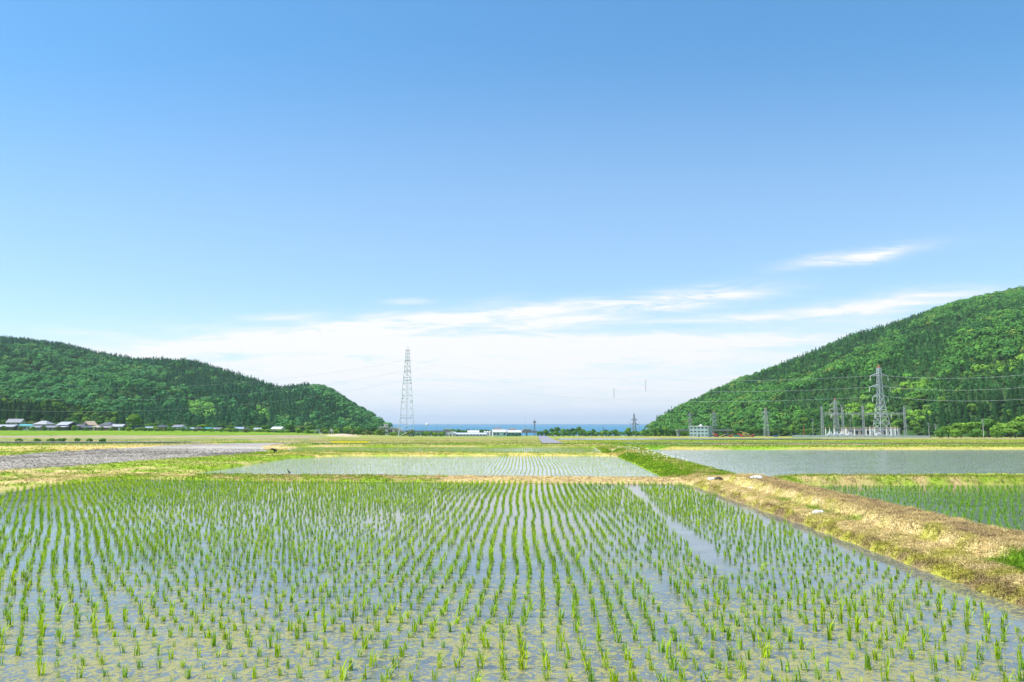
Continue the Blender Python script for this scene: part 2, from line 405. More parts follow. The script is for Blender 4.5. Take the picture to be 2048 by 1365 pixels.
FIELDS.append((gp((-600, 948), (-600, 935), (0, 917), (130, 907), (250, 900), (260, 906), (130, 916), (0, 928)), GREYS, GREYD, .55, .20, 1.8))
FIELDS.append((gp((380, 896), (600, 885.7), (560, 889.5), (538, 893), (524, 899), (532, 906), (470, 909), (380, 908)), np.array((.36, .335, .30)), GREYS, .35, .15, 1.2))
_rs = random.Random(31); PAL = [STRAW * .85, GREEN, np.array((.30, .31, .07)), np.array((.33, .27, .15)), LUSH, np.array((.36, .31, .12)), GREEN * .85]
for (xa, xb, ya, yb, st) in ((620, 1078, 869.5, 888, 2.4), (1120, 3400, 874, 897, 2.8)):
    yy_ = ya
    while yy_ < yb:
        h_ = st * _rs.uniform(.35, .9); x0_ = xa + (xb - xa) * _rs.choice((0, 0, _rs.random() * .5)); x1_ = xb - (xb - xa) * _rs.choice((0, 0, _rs.random() * .35))
        FIELDS.append((gp((x0_, yy_), (x1_, yy_), (x1_, yy_ + h_), (x0_, yy_ + h_)), _rs.choice(PAL), _rs.choice(PAL), .3, _rs.uniform(.05, .2), 1.2)); yy_ += st * _rs.uniform(.7, 1.5)
def band(xa, xb, ya, yb, ya2=None, yb2=None):
    ya2 = ya if ya2 is None else ya2; yb2 = yb if yb2 is None else yb2; n_ = 9
    top = [gpt(xa + (xb - xa) * i / n_, ya + (ya2 - ya) * i / n_) for i in range(n_ + 1)]
    return top + [gpt(xb + (xa - xb) * i / n_, yb2 + (yb - yb2) * i / n_) for i in range(n_ + 1)]
BG = np.array((.36, .31, .22)); BR = np.array((.30, .24, .16))
_bands = [(band(-500, 640, 859, 872.6, 864, 871), GREEN, LUSH, .55, .05, 1.4), (band(-500, 650, 872.6, 876.6, 871, 875), BG, BR, .4, .06, 1.4),
    (band(-500, 560, 876.6, 878.4, 875, 876.5), GREEN, STRAW, .35, .08, 1.6), (band(-500, 640, 878.4, 880.4, 876.5, 880), BG, GREEN, .35, .08, 1.6),
    (band(-500, 500, 880.4, 882.2, 879.5, 881.5), LUSH, STRAW, .35, .08, 1.6), (band(-500, 470, 882.2, 884.0, 881.5, 884), STRAW * .9, GREEN, .4, .1, 1.4),
    (band(-500, 420, 886.6, 890.8, 886, 889), BR, GREEN, .35, .12, 1.8), (band(-500, 290, 890.8, 904, 889.5, 892), LUSH, GREEN, .45, .12, 1.2),
    (band(-500, 440, 904, 917, 887.5, 889.5), np.array((.52, .40, .16)), GREEN, .25, .2, 1.4)]
FIELDS[-3 - 1 - 0:-3 - 1 - 0] = []
_i = next(i for i, q in enumerate(FIELDS) if q[1] is GREYS)
FIELDS[_i:_i] = _bands
# the field map
def colmap(X, Y):
    X = np.atleast_1d(X); Y = np.atleast_1d(Y)
    c = np.empty(X.shape + (3,)); b = fbm(X * .06, Y * .06, 3)
    c[:] = STRAW; c += (GREEN - STRAW) * sst(b, .30, .60)[..., None]
    wx = (fbm(X * .7, Y * .7, 71) - .5) * np.clip(Y * .02, .2, 3); wy = (fbm(X * .25, Y * .25, 72) - .5) * np.clip(Y * .035, .3, 5)
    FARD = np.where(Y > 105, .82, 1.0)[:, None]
    for (poly, A, B, s, sc, k) in FIELDS:
        ins = inpoly(X + wx, Y + wy, poly)
        if not ins.any(): continue
        f = np.clip(s + (fbm(X[ins] * sc * 2, Y[ins] * sc * 2, 61, 4) - .5) * k * 1.6, 0, 1)[:, None]
        c[ins] = A * (1 - f) + B * f
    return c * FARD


# ---------------------------------------------------------------- ground sheet
ca = np.concatenate([np.linspace(-3.2, -.9, 60)[:-1], np.linspace(-.9, .9, 900), np.linspace(.9, 3.2, 60)[1:]])
ry = np.concatenate([np.geomspace(2.0, 12.5, 40)[:-1], np.geomspace(12.5, 110, 320)[:-1], np.geomspace(110, 1180, 250)])
AX, YY = np.meshgrid(ca, ry); XX = AX * YY
ZZ = G(XX, YY) + relief(XX, YY)
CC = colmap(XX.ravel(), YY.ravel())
nr, nc = XX.shape
ii = (np.arange(nr - 1)[:, None] * nc + np.arange(nc - 1)[None, :]).ravel()
FQ = np.stack([ii, ii + 1, ii + nc + 1, ii + nc], 1)
link('ground', np_mesh('ground', np.stack([XX.ravel(), YY.ravel(), ZZ.ravel()], 1), FQ, CC, True), M_GROUND, kind='structure')
gb = MB(); gb.box(-9000, 9000, -60, 1120, -34, -32); gb.build('bedrock_ground', M_GROUND, kind='structure')
V = [(-70000, 1040, -16), (70000, 1040, -16), (70000, 40000, -16), (-70000, 40000, -16)]
sea = bpy.data.meshes.new('sea'); sea.from_pydata(V, [], [(0, 1, 2, 3)]); link('sea', sea, M_SEA, kind='structure')


def sheet(name, poly, z, mat):
    me = bpy.data.meshes.new(name); me.from_pydata([(x, y, z) for x, y in poly], [], [tuple(range(len(poly)))]); me.update()
    return link(name, me, mat, kind='structure')
def grow(poly, d):
    cx = sum(p[0] for p in poly) / len(poly); cy = sum(p[1] for p in poly) / len(poly)
    r_ = []
    n_ = len(poly)
    for i in range(n_):
        x0, y0 = poly[i - 1]; x1, y1 = poly[i]; x2, y2 = poly[(i + 1) % n_]
        tx, ty = x2 - x0, y2 - y0; L = math.hypot(tx, ty) + 1e-9; nx, ny = ty / L, -tx / L
        if (x1 - cx) * nx + (y1 - cy) * ny < 0: nx, ny = -nx, -ny
        r_.append((x1 + nx * d, y1 + ny * d))
    return r_
sheet('paddy_water', grow(P_NEAR, .45), 0, M_WNEAR)
sheet('paddy_water', grow(P_MID, .45), 0, M_WMID)
sheet('paddy_water', grow(P_THIN, .6), 0, M_WMID)
sheet('paddy_water', grow(P_BIG, .45), 0, M_WBIG)
sheet('paddy_water', grow(P_RIGHT, .35), 0, M_WDARK)
sheet('ditch_water', grow(P_DITCH, .3), 0, M_WMID)


def drape(name, pts, dz, mat, step=1.02, cols=24, col=None, px=True):
    poly = [gpt(*p) for p in pts] if px else pts
    y0 = min(p[1] for p in poly); y1 = max(p[1] for p in poly); ys = [y0 + 1e-3]
    while ys[-1] * step < y1: ys.append(ys[-1] * step)
    ys.append(y1 - 1e-3); Vv = []
    for y in ys:
        xs = []
        for i in range(len(poly)):
            (xa, ya), (xb, yb) = poly[i], poly[(i + 1) % len(poly)]
            if (ya > y) != (yb > y): xs.append(xa + (xb - xa) * (y - ya) / (yb - ya))
        if len(xs) < 2: xs = [poly[0][0]] * 2
        w = (fbm(np.array([y * .8]), np.array([1.0]), 5)[0] - .5) * .6
        Vv.append(np.stack([np.linspace(min(xs) + w, max(xs) - w, cols), np.full(cols, y)], 1))
    A = np.array(Vv).reshape(-1, 2); z = SURF(A[:, 0], A[:, 1]) + dz
    k = (np.arange(len(ys) - 1)[:, None] * cols + np.arange(cols - 1)[None, :]).ravel()
    c = None if col is None else np.tile(np.array(col), (len(A), 1)) * (.85 + .3 * fbm(A[:, 0] * .4, A[:, 1] * .4, 8))[:, None]
    return link(name, np_mesh(name, np.c_[A, z], np.stack([k, k + 1, k + cols + 1, k + cols], 1), c, True), mat, kind='structure')


M_ASPH = paint('old_asphalt', (.20, .20, .22), .9, .12, .8)
m, n = new_mat('grey_gravel'); M_GRAV = m
g = n.node('ShaderNodeNewGeometry'); z1 = n.node('ShaderNodeTexNoise', {'Vector': g.outputs['Position'], 'Scale': 1.6, 'Detail': 9, 'Roughness': .75})
mp = n.node('ShaderNodeMapping', {'Vector': g.outputs['Position'], 'Scale': (.05, .22, 1), 'Rotation': (0, 0, -.3)}); z2 = n.node('ShaderNodeTexNoise', {'Vector': mp.outputs[0], 'Scale': 1, 'Detail': 5, 'Roughness': .6})
c1 = n.mix(n.ss(z1.outputs[0], .3, .7), (.10, .09, .08), (.27, .245, .215)); c2 = n.mix(n.ss(z2.outputs[0], .35, .62), (.08, .072, .062), (.28, .255, .225))
bp = n.node('ShaderNodeBump', {'Height': z1.outputs[0], 'Strength': .8, 'Distance': .15})
out(n, n.node('ShaderNodeBsdfPrincipled', {'Base Color': n.mix(.5, c1, c2), 'Roughness': .95, 'Normal': bp.outputs[0]}).outputs[0])
drape('road', [(1085, 889), (1128, 889), (1091, 871.5), (1074, 871.5)], .12, M_ASPH)
GRAV_PX = [(-600, 1000), (-600, 935), (0, 916), (130, 906), (300, 896.5), (430, 889), (520, 886.5), (600, 885.5), (560, 889.5), (538, 893), (524, 899), (534, 906.5), (500, 911), (400, 918), (280, 926), (150, 938), (60, 943), (0, 945)]
drape('flooded_strip', [(1120, 880.5), (1112, 877.6), (1600, 877.8), (1800, 879.5), (1500, 880.3)], .10, M_WMID)
drape('flooded_strip', [(-500, 887), (-500, 884.2), (400, 884.4), (330, 887.2)], .10, M_WMID)
drape('flooded_strip', [(1250, 889.2), (1250, 888.3), (2300, 889), (2300, 890)], .10, M_WMID)

# ---------------------------------------------------------------- rice
def blades(cx, cy, cz, n_per, L, Wd, lean, col, seed, jit=.020):
    """n_per curved blades at every clump; each blade is two quads folded into a tip"""
    g = np.random.default_rng(seed); N = len(cx); M = N * n_per
    X = np.repeat(cx, n_per) + g.normal(0, jit, M); Y = np.repeat(cy, n_per) + g.normal(0, jit, M); Z = np.repeat(cz, n_per)
    s = np.repeat(L, n_per) * g.uniform(.55, 1.1, M); t = g.uniform(0, 6.283, M); ln = np.abs(g.normal(lean, lean * .6, M))
    dx, dy = np.cos(t), np.sin(t); w = Wd * g.uniform(.7, 1.3, M); fx, fy = -dy, dx
    P = []
    for (u, h, k) in ((0, 0, 1.0), (.30, .55, 1.0), (1.0, 1.0, .15)):
        ox = dx * ln * s * u; oy = dy * ln * s * u; hz = s * h * (1 - .25 * ln * u)
        P.append(np.stack([X + ox - fx * w * k / 2, Y + oy - fy * w * k / 2, Z + hz], 1))
        P.append(np.stack([X + ox + fx * w * k / 2, Y + oy + fy * w * k / 2, Z + hz], 1))
    V = np.stack(P, 1).reshape(-1, 3); b = np.arange(M) * 6
    Fq = np.concatenate([np.stack([b, b + 1, b + 3, b + 2], 1), np.stack([b + 2, b + 3, b + 5, b + 4], 1)])
    c = np.repeat(col, n_per, 0) * g.uniform(.75, 1.25, (M, 1)); c = np.repeat(c, 6, 0)
    return V, Fq, c


def lattice(poly, dx, dy, wob, jx, jy, miss, seed, x0=0.0, pre=None):
    g = np.random.default_rng(seed); xs = [p[0] for p in poly]; ys = [p[1] for p in poly]
    a = np.arange(min(xs), max(xs), dx) + x0; b = np.arange(min(ys), max(ys), dy)
    A, B = np.meshgrid(a, b); A = A.ravel(); B = B.ravel()
    A = A + (fbm(B * .12, A * .05, 91) - .5) * wob
    B = B + (fbm(A * .10, B * .08, 92) - .5) * wob * 1.2
    A = A + g.normal(0, jx, len(A)); B = B + g.normal(0, jy, len(B))
    k = inpoly(A, B, poly) & (polydist(A, B, poly) > .42) & (np.abs(A / B) < 1.05) & (B > 6.0)
    k &= g.random(len(A)) > miss
    return A[k], B[k]


RICE_A = np.array((.43, .57, .020)); RICE_B = np.array((.25, .45, .035))
X, Y = lattice(P_NEAR, .30, .47, .42, .022, .05, .07, 1)
# bare strip left by the planter and a gap further left
keep = ~((np.abs(X - (4.65 + .045 * (Y - 18))) < .22 + .10 * np.sin(Y * .35)) & (Y < 42) & (Y > 17.5)) & ~((np.abs(X - 2.62) < .16) & (Y > 14) & (Y < 18)) & ~((np.abs(X - 4.5) < .2) & (Y < 13.5) & (Y > 9)) & (X < 8.35 + .5 * fbm(Y * .3, Y * 0, 3))
X, Y = X[keep], Y[keep]
g = np.random.default_rng(5)
vig = np.clip(.45 + 1.1 * fbm(X * .35, Y * .35, 14), .5, 1.45) * g.uniform(.6, 1.3, len(X))
Lh = .245 * vig
tint = np.clip(fbm(X * .3, Y * .3, 15) + g.normal(0, .18, len(X)) + .04 * (X < -3), 0, 1)[:, None]
Cr = RICE_A * tint + RICE_B * (1 - tint)
order = np.argsort(Y + 0.0 * X)
az = X / Y
order = np.array([i for i in order if -.75 < az[i] < .70 and Y[i] > 9.2])[:300]
front = np.zeros(len(X), bool); front[order] = True
rest = ~front
V, Fq, c = blades(X[rest], Y[rest], np.full(rest.sum(), -.01), 13, Lh[rest], .0142, .40, Cr[rest], 3)
link('rice_seedlings', np_mesh('rice_seedlings', V, Fq, c), M_RICE, kind='stuff', label='rows of young rice seedlings standing in the near flooded paddy')
protos = []
for k in range(14):
    gk = np.random.default_rng(100 + k)
    tt = gk.random(); cc = (RICE_A * tt + RICE_B * (1 - tt))[None, :]
    V, Fq, c = blades(np.zeros(1), np.zeros(1), np.full(1, -.01), int(gk.integers(8, 16)), np.array([.225 * gk.uniform(.85, 1.15)]), .0115, .38, cc, 200 + k)
    protos.append(np_mesh('rice_seedling', V, Fq, c))
for j, i in enumerate(order):
    o = bpy.data.objects.new('rice_seedling', protos[j % 14]); COL.objects.link(o)
    if not protos[j % 14].materials: protos[j % 14].materials.append(M_RICE)
    o.location = (X[i], Y[i], 0); o.rotation_euler = (0, 0, g.uniform(0, 6.28)); s_ = float(np.clip(vig[i], .6, 1.35)); o.scale = (s_, s_, s_)
    q_ = X[i] / Y[i]; sec = 'in the bottom left corner' if q_ < -.45 else 'left of the bottom centre' if q_ < -.12 else 'at the bottom centre' if q_ < .16 else 'right of the bottom centre' if q_ < .42 else 'in the bottom right corner'
    tag(o, ('short sparse' if s_ < .75 else 'tall full' if s_ > 1.05 else 'middling') + ' clump of rice seedlings in the foremost rows ' + sec, 'rice seedling', 'rice seedlings in the foremost rows')
# middle paddy: small pale seedlings; right hand paddy: denser and darker; big paddy: barely above the water
X, Y = lattice(P_MID, .30, .50, .4, .02, .05, .05, 21)
V, Fq, c = blades(X, Y, np.full(len(X), -.02), 4, .15 * g.uniform(.7, 1.2, len(X)), .012, .25, np.tile(RICE_A * 1.0, (len(X), 1)), 22)
link('rice_seedlings', np_mesh('rice_seedlings', V, Fq, c), M_RICE, kind='stuff', label='sparse young rice seedlings in the middle paddy beyond the first bank')
X, Y = lattice(P_THIN, .30, .35, .3, .02, .05, .05, 23)
V, Fq, c = blades(X, Y, np.full(len(X), -.02), 4, .20 * g.uniform(.7, 1.2, len(X)), .016, .4, np.tile(RICE_A * .75, (len(X), 1)), 24)
link('rice_seedlings', np_mesh('rice_seedlings', V, Fq, c), M_RICE, kind='stuff', label='dense young rice in the narrow paddy behind the middle one')
X, Y = lattice(P_RIGHT, .30, .50, .5, .03, .06, .06, 25, x0=.9)
kk = (polydist(X, Y, P_RIGHT) > .8) & (X > 14.3); X, Y = X[kk], Y[kk]
V, Fq, c = blades(X, Y, np.full(len(X), -.02), 8, .21 * g.uniform(.7, 1.2, len(X)), .014, .42, np.tile(RICE_B * np.array((.85, .95, .6)), (len(X), 1)), 26)
link('rice_seedlings', np_mesh('rice_seedlings', V, Fq, c), M_RICE, kind='stuff', label='dark green young rice in the right hand paddy behind the straw bank')
X, Y = lattice(P_BIG, .30, .50, .6, .03, .06, .12, 27)
V, Fq, c = blades(X, Y, np.full(len(X), -.02), 3, .105 * g.uniform(.7, 1.2, len(X)), .013, .25, np.tile(np.array((.20, .27, .07)), (len(X), 1)), 28)
link('rice_seedlings', np_mesh('rice_seedlings', V, Fq, c), M_RICE, kind='stuff', label='tiny rice seedlings just above the water of the wide paddy')


# ---------------------------------------------------------------- bank grass
def tufts(xr, yr, n_, L, Wd, lean, nper, seed, fn=None, colfn=None, wy=None):
    g = np.random.default_rng(seed)
    y = np.exp(g.uniform(math.log(yr[0]), math.log(yr[1]), n_)) if wy else g.uniform(yr[0], yr[1], n_)
    x = g.uniform(xr[0], xr[1], n_) if xr is not None else g.uniform(-.8, .8, n_) * y
    k = np.ones(n_, bool)
    if fn is not None: k = fn(x, y)
    x, y = x[k], y[k]; z = SURF(x, y); r_ = relief(x, y)
    k = np.where(y < 112, r_ > .03, True); x, y, z = x[k], y[k], z[k]
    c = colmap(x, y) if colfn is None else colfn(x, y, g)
    Ls = L * g.uniform(.5, 1.3, len(x))
    gr = (c[:, 1] > c[:, 0])
    return blades(x, y, z - .01, nper, Ls * np.where(gr, 1.15, .8), Wd, lean, c * g.uniform(.6, 1.42, (len(x), 1)), seed + 1, L * .4)


def merge(parts):
    Vs, Fs, Cs, b = [], [], [], 0
    for V, Fq, c in parts: Vs.append(V); Fs.append(Fq + b); Cs.append(c); b += len(V)
    return np.concatenate(Vs), np.concatenate(Fs), np.concatenate(Cs)


parts = [tufts((9.0, 13.6), (11, 48), 62000, .13, .011, 1.9, 3, 301, wy=True),
         tufts((9.0, 13.6), (11, 48), 14000, .13, .010, .9, 3, 303, wy=True),
         tufts((13.3, 46), (42, 47.5), 16000, .14, .018, .9, 3, 305)]
V, Fq, c = merge(parts)
link('bank_grass', np_mesh('bank_grass', V, Fq, c), M_GRASS, kind='stuff', label='mown straw and grass on the wide bank right of the near paddy')
parts = [tufts((-32, 14), (43, 50), 38000, .07, .018, 1.2, 3, 307),
         tufts((8.5, 15.5), (46, 104), 30000, .12, .028, .8, 4, 309),
         tufts((-60, -8), (30, 95), 46000, .12, .03, .8, 4, 311),
         tufts((-34, 14), (75.5, 85), 9000, .09, .035, .8, 4, 313)]
V, Fq, c = merge(parts)
link('bank_grass', np_mesh('bank_grass', V, Fq, c), M_GRASS, kind='stuff', label='green grass on the low banks round the middle paddy')
road_poly = [gpt(*p) for p in [(1085, 889), (1128, 889), (1091, 871.5), (1074, 871.5)]]
grav_poly = [gpt(*p) for p in [(-600, 1000), (-600, 935), (0, 916), (130, 906), (300, 896.5), (430, 889), (520, 886.5), (600, 885.5), (560, 889.5), (538, 893), (524, 899), (534, 906.5), (500, 911), (400, 918), (280, 926), (150, 938), (60, 943), (0, 945)]]
offroad = lambda x, y: ~inpoly(x, y, road_poly) & ~inpoly(x, y, grav_poly)
V, Fq, c = merge([tufts(None, (84, 320), 60000, .12, .06, .5, 3, 315, fn=offroad, wy=True)])
link('field_grass', np_mesh('field_grass', V, Fq, c), M_GRASS, kind='stuff', label='grass and stubble over the far fields')
# white flower heads on the green bank and a yellow strip of flowers
def dots(name, x, y, zo, s, col, label, seed, mat=None):
    g = np.random.default_rng(seed); z = SURF(x, y) + zo * g.uniform(.6, 1.1, len(x)); n_ = len(x)
    a = g.uniform(0, 6.28, n_); V = []
    for q in range(4):
        t = a + q * math.pi / 2; V.append(np.stack([x + np.cos(t) * s, y + np.sin(t) * s * .4, z + np.sin(t + .6) * s * .8], 1))
    V = np.stack(V, 1).reshape(-1, 3); b = np.arange(n_) * 4
    link(name, np_mesh(name, V, np.stack([b, b + 1, b + 2, b + 3], 1), np.tile(np.array(col), (len(V), 1))), mat or M_GRASS, kind='stuff', label=label)
g = np.random.default_rng(77)
u = g.random(110); dots('white_flowers', 11.9 + g.normal(0, .8, 110), 60 + 34 * u, .30, .05, (.75, .78, .62), 'small white flower heads along the crest of the green bank', 1)
p0, p1 = gpt(665, 888), gpt(735, 888)
dots('yellow_flowers', g.uniform(p0[0], p1[0], 300), g.uniform(p0[1] - 2, p0[1] + 2, 300), .3, .14, (.62, .50, .02), 'thin strip of yellow flowers in the far field', 2)


# ---------------------------------------------------------------- trees
def quads(cen, nor, size, col, g, flat=.35):
    """leaf clumps: one irregular quad each, facing roughly along nor"""
    N = len(cen); nor = nor + g.normal(0, flat, (N, 3)); nor /= np.linalg.norm(nor, axis=1, keepdims=True) + 1e-9
    r_ = g.normal(0, 1, (N, 3)); a = np.cross(nor, r_); a /= np.linalg.norm(a, axis=1, keepdims=True) + 1e-9; b = np.cross(nor, a)
    s = np.asarray(size).reshape(-1, 1) * g.uniform(.6, 1.3, (N, 1)); k = g.uniform(.6, 1.1, (N, 4, 1))
    V = np.stack([cen + a * s * k[:, 0], cen + b * s * k[:, 1], cen - a * s * k[:, 2], cen - b * s * k[:, 3]], 1).reshape(-1, 3)
    i = np.arange(N) * 4
    return V, np.stack([i, i + 1, i + 2, i + 3], 1), np.repeat(col, 4, 0)


def sph(g, n_):
    d = g.normal(0, 1, (n_, 3)); return d / np.linalg.norm(d, axis=1, keepdims=True)


def crown_broad(seed, H=8.0, Rr=3.6, n_=1500, ls=.36, tr=.18):
    g = np.random.default_rng(seed); nl = 11; L = []
    for k in range(nl):
        t = g.uniform(0, 6.28); q = math.sqrt(g.random()) * .62; zc = H * g.uniform(.42, .80); sh = 1 - .45 * max(0, (zc / H - .6) / .25)
        L.append((math.cos(t) * q * Rr * sh, math.sin(t) * q * Rr * sh, zc, Rr * g.uniform(.30, .50)))
    L.append((0, 0, H * .60, Rr * .62)); L = np.array(L)
    pk = g.integers(0, len(L), n_); d = sph(g, n_); d[:, 2] = np.abs(d[:, 2]) * np.where(g.random(n_) < .78, 1, -1)
    rad = L[pk, 3] * g.uniform(.78, 1.05, n_); cen = L[pk, :3] + d * rad[:, None] * np.array((1, 1, .82))
    keep = np.ones(n_, bool)
    for l in L:
        keep &= np.linalg.norm((cen - l[:3]) / np.array((1, 1, .82)), axis=1) > l[3] * .72
    keep |= g.random(n_) < .15
    cen = cen[keep]; d = d[keep]
    lob = g.uniform(.8, 1.2, len(L))[pk[keep]]
    col = (lob * g.uniform(.8, 1.2, len(cen)))[:, None] * np.ones(3)
    return quads(cen, d, np.full(len(cen), ls), col, g)
def crown_cone(seed, H=14.0, Rr=2.3, n_=900, ls=.42):
    g = np.random.default_rng(seed); u = g.random(n_) ** .8; z = H * (.14 + .86 * u); t = g.uniform(0, 6.28, n_)
    br = 1 + .28 * np.sin(z * 3.1 + 2 * np.sin(t * 3 + seed)); r_ = Rr * (1 - u) ** .75 * br * g.uniform(.72, 1.05, n_) + .08
    cen = np.stack([np.cos(t) * r_, np.sin(t) * r_, z], 1); nor = np.stack([np.cos(t), np.sin(t), np.full(n_, .45)], 1)
    col = g.uniform(.75, 1.25, (n_, 1)) * np.ones(3)
    return quads(cen, nor, ls * (1.15 - .5 * u), col, g)
def trunk_mb(H, r_, seed, limbs=5):
    g = random.Random(seed); b = MB(); p = Vector((0, 0, -.4)); prev = r_
    for i in range(4):
        q = Vector((g.uniform(-.12, .12), g.uniform(-.12, .12), H * (i + 1) / 4)); b.bar(p, q, prev, prev * .75, 7); p = q; prev *= .75
    for i in range(limbs):
        t = g.uniform(0, 6.28); z = H * g.uniform(.45, .9); L = H * g.uniform(.25, .42)
        b.bar((0, 0, z), (math.cos(t) * L, math.sin(t) * L, z + L * .8), r_ * .45, r_ * .15, 5)
    return b


TINTS = {'green': (.095, .215, .04), 'light': (.165, .31, .045), 'dark': (.055, .145, .04), 'cedar': (.04, .115, .035), 'olive': (.15, .21, .06)}
_cache = {}
def tree_meshes(kind, tint, var):
    key = (kind, tint, var)
    if key in _cache: return _cache[key]
    if kind == 'cone': V, Fq, c = crown_cone(50 + var)
    elif kind == 'bush': V, Fq, c = crown_broad(80 + var, 4.0, 2.9, 1000, .30)
    else: V, Fq, c = crown_broad(20 + var)
    if kind == 'bush': V[:, 2] -= .9
    c = c * np.array(TINTS[tint])
    me = np_mesh('crown', V, Fq, c); me.materials.append(M_LEAF)
    H = {'cone': 12.5, 'bush': 1.9, 'round': 5.2}[kind]
    tb = trunk_mb(H, {'cone': .42, 'bush': .16, 'round': .5}[kind], var + 9, 0 if kind == 'cone' else 5)
    tm = bpy.data.meshes.new('trunk'); tm.from_pydata(tb.v, [], tb.f); tm.update(); tm.materials.append(M_TRUNK)
    _cache[key] = (me, tm); return _cache[key]
HT = {'cone': 14.0, 'bush': 3.2, 'round': 8.0}; WD = {'cone': 4.6, 'bush': 5.6, 'round': 7.4}
NAMES = {'cone': ('conifer_tree', 'conifer'), 'bush': ('bush', 'bush'), 'round': ('broadleaf_tree', 'tree')}


def tree(x, y, h, w, kind, tint, label, group=None, z=None, var=None):
    var = random.randrange(4) if var is None else var
    me, tm = tree_meshes(kind, tint, var); nm, cat = NAMES[kind]
    t = thing(nm, label, cat, (x, y, (gz(x, y) if z is None else z) - .1), random.uniform(0, 6.28), group)
    t.scale = (w / WD[kind], w / WD[kind], h / HT[kind])
    link('trunk', tm, None, t); link('crown', me, None, t); return t
def tree_px(px, ytop, wpx, Y, kind, tint, label, group=None, var=None, hmin=1.5):
    p = at(px, ytop, Y); z0 = gz(p[0], Y); h = max(hmin, p[2] - z0); return tree(p[0], Y, h, wpx * Y / F, kind, tint, label, group, None, var)


# hills: surface from foot line to skyline, in real metres
def ztab(rows):
    """px, skyline y, skyline distance, foot distance"""
    r_ = []
    for (px, sy, Ys, Yf) in rows:
        p = at(px, sy, Ys); r_.append((p[0] / Ys, Ys, p[2], Yf))
    return np.array(sorted(r_))
LEFT = ztab([(-900, 560, 1500, 420), (-450, 610, 1450, 500), (-150, 655, 1400, 570), (0, 682, 1370, 610), (50, 685, 1370, 620), (120, 696, 1360, 630), (200, 713, 1350, 650),
             (280, 726, 1330, 665), (370, 731, 1310, 690), (420, 744, 1300, 705), (480, 759, 1280, 725), (540, 778, 1260, 750), (562, 784, 1250, 760), (582, 782, 1245, 770), (610, 777, 1240, 785), (640, 780, 1225, 810), (657, 784, 1210, 820), (690, 806, 1180, 850),
             (715, 822, 1150, 875), (740, 835, 1110, 905), (762, 848, 1060, 940), (776, 860, 1020, 970), (781, 869, 1010, 985)])
RIGHT = ztab([(1290, 868, 1010, 990), (1305, 855, 1020, 950), (1330, 838, 1060, 900), (1370, 817, 1100, 850), (1400, 804, 1120, 820), (1430, 789, 1140, 790), (1480, 766, 1160, 750), (1530, 749, 1170, 715),
              (1600, 724, 1180, 670), (1660, 698, 1185, 635), (1700, 681, 1190, 615), (1760, 665, 1190, 590), (1830, 641, 1190, 560), (1900, 616, 1190, 535), (1960, 601, 1190, 515),
              (2048, 583, 1190, 490), (2300, 520, 1190, 440), (2700, 450, 1150, 380)])


def hill_z(tab, a, Y, seed):
    Ys = np.interp(a, tab[:, 0], tab[:, 1]); zs = np.interp(a, tab[:, 0], tab[:, 2]); Yf = np.interp(a, tab[:, 0], tab[:, 3])
    zf = G(a * Yf, Yf) - 1.0; t = (Y - Yf) / (Ys - Yf); s = np.where(t < 1, t * (1.22 - .22 * t), 1 - .0 * t)
    z = zf + (zs - zf) * s
    X = a * Y
    lump = (fbm(X / 110, Y / 240, seed) - .5) * 52 + (fbm(X / 40, Y / 80, seed + 3) - .5) * 20
    env = np.clip(t * 3, 0, 1) * np.clip((1 - t) * 2.5, 0, 1) * np.clip((zs - zf) / 100, 0, 1)
    z = z + lump * env
    z = np.where(t > 1, zs - (t - 1) * (zs - zf) * .7 - (t - 1) ** 2 * 40, z)
    return np.where(t < 0, zf - 6, z), t
def hill(name, tab, seed):
    a = np.linspace(tab[0, 0], tab[-1, 0], 260); T = np.linspace(-.02, 1.5, 110); A, TT = np.meshgrid(a, T)
    Yf = np.interp(A, tab[:, 0], tab[:, 3]); Ys = np.interp(A, tab[:, 0], tab[:, 1]); Yv = Yf + TT * (Ys - Yf)
    z, _ = hill_z(tab, A, Yv, seed); z = np.where(TT < 0, G(A * Yf, Yf) - 6, z)
    k = (np.arange(109)[:, None] * 260 + np.arange(259)[None, :]).ravel()
    c = np.tile(np.array((.035, .075, .022)), (A.size, 1))
    return link(name, np_mesh(name, np.stack([(A * Yv).ravel(), Yv.ravel(), z.ravel()], 1), np.stack([k, k + 1, k + 261, k + 260], 1), c, True), M_GROUND, kind='structure')
hill('hill', LEFT, 401); hill('hill', RIGHT, 501)


def sites(tab, seed, sp, side):
    """tree positions over a hillside, jittered grid in metres"""
    g = np.random.default_rng(seed); a0, a1 = tab[0, 0], tab[-1, 0]
    x = np.arange(min(a0 * 1500, a0 * 400), max(a1 * 1500, a1 * 400), sp); y = np.arange(380, 1420, sp * 1.1)
    X, Y = np.meshgrid(x, y); X = X.ravel() + g.uniform(-.5, .5, X.size) * sp * .9; Y = Y.ravel() + g.uniform(-.5, .5, Y.size) * sp * .9
    a = X / Y; k = (a > a0) & (a < a1) & (a > -.86) & (a < .82); X, Y, a = X[k], Y[k], a[k]
    z, t = hill_z(tab, a, Y, seed); k = (t > 0.004) & (t < 1.04); X, Y, z, t = X[k], Y[k], z[k], t[k]
    return X, Y, z, t


def proj(X, Y, Z):
    P = np.stack([X, Y, Z - HCAM], -1); d = P @ FW; return 1024 + F * (P @ RT) / d, 682.5 - F * (P @ UPV) / d


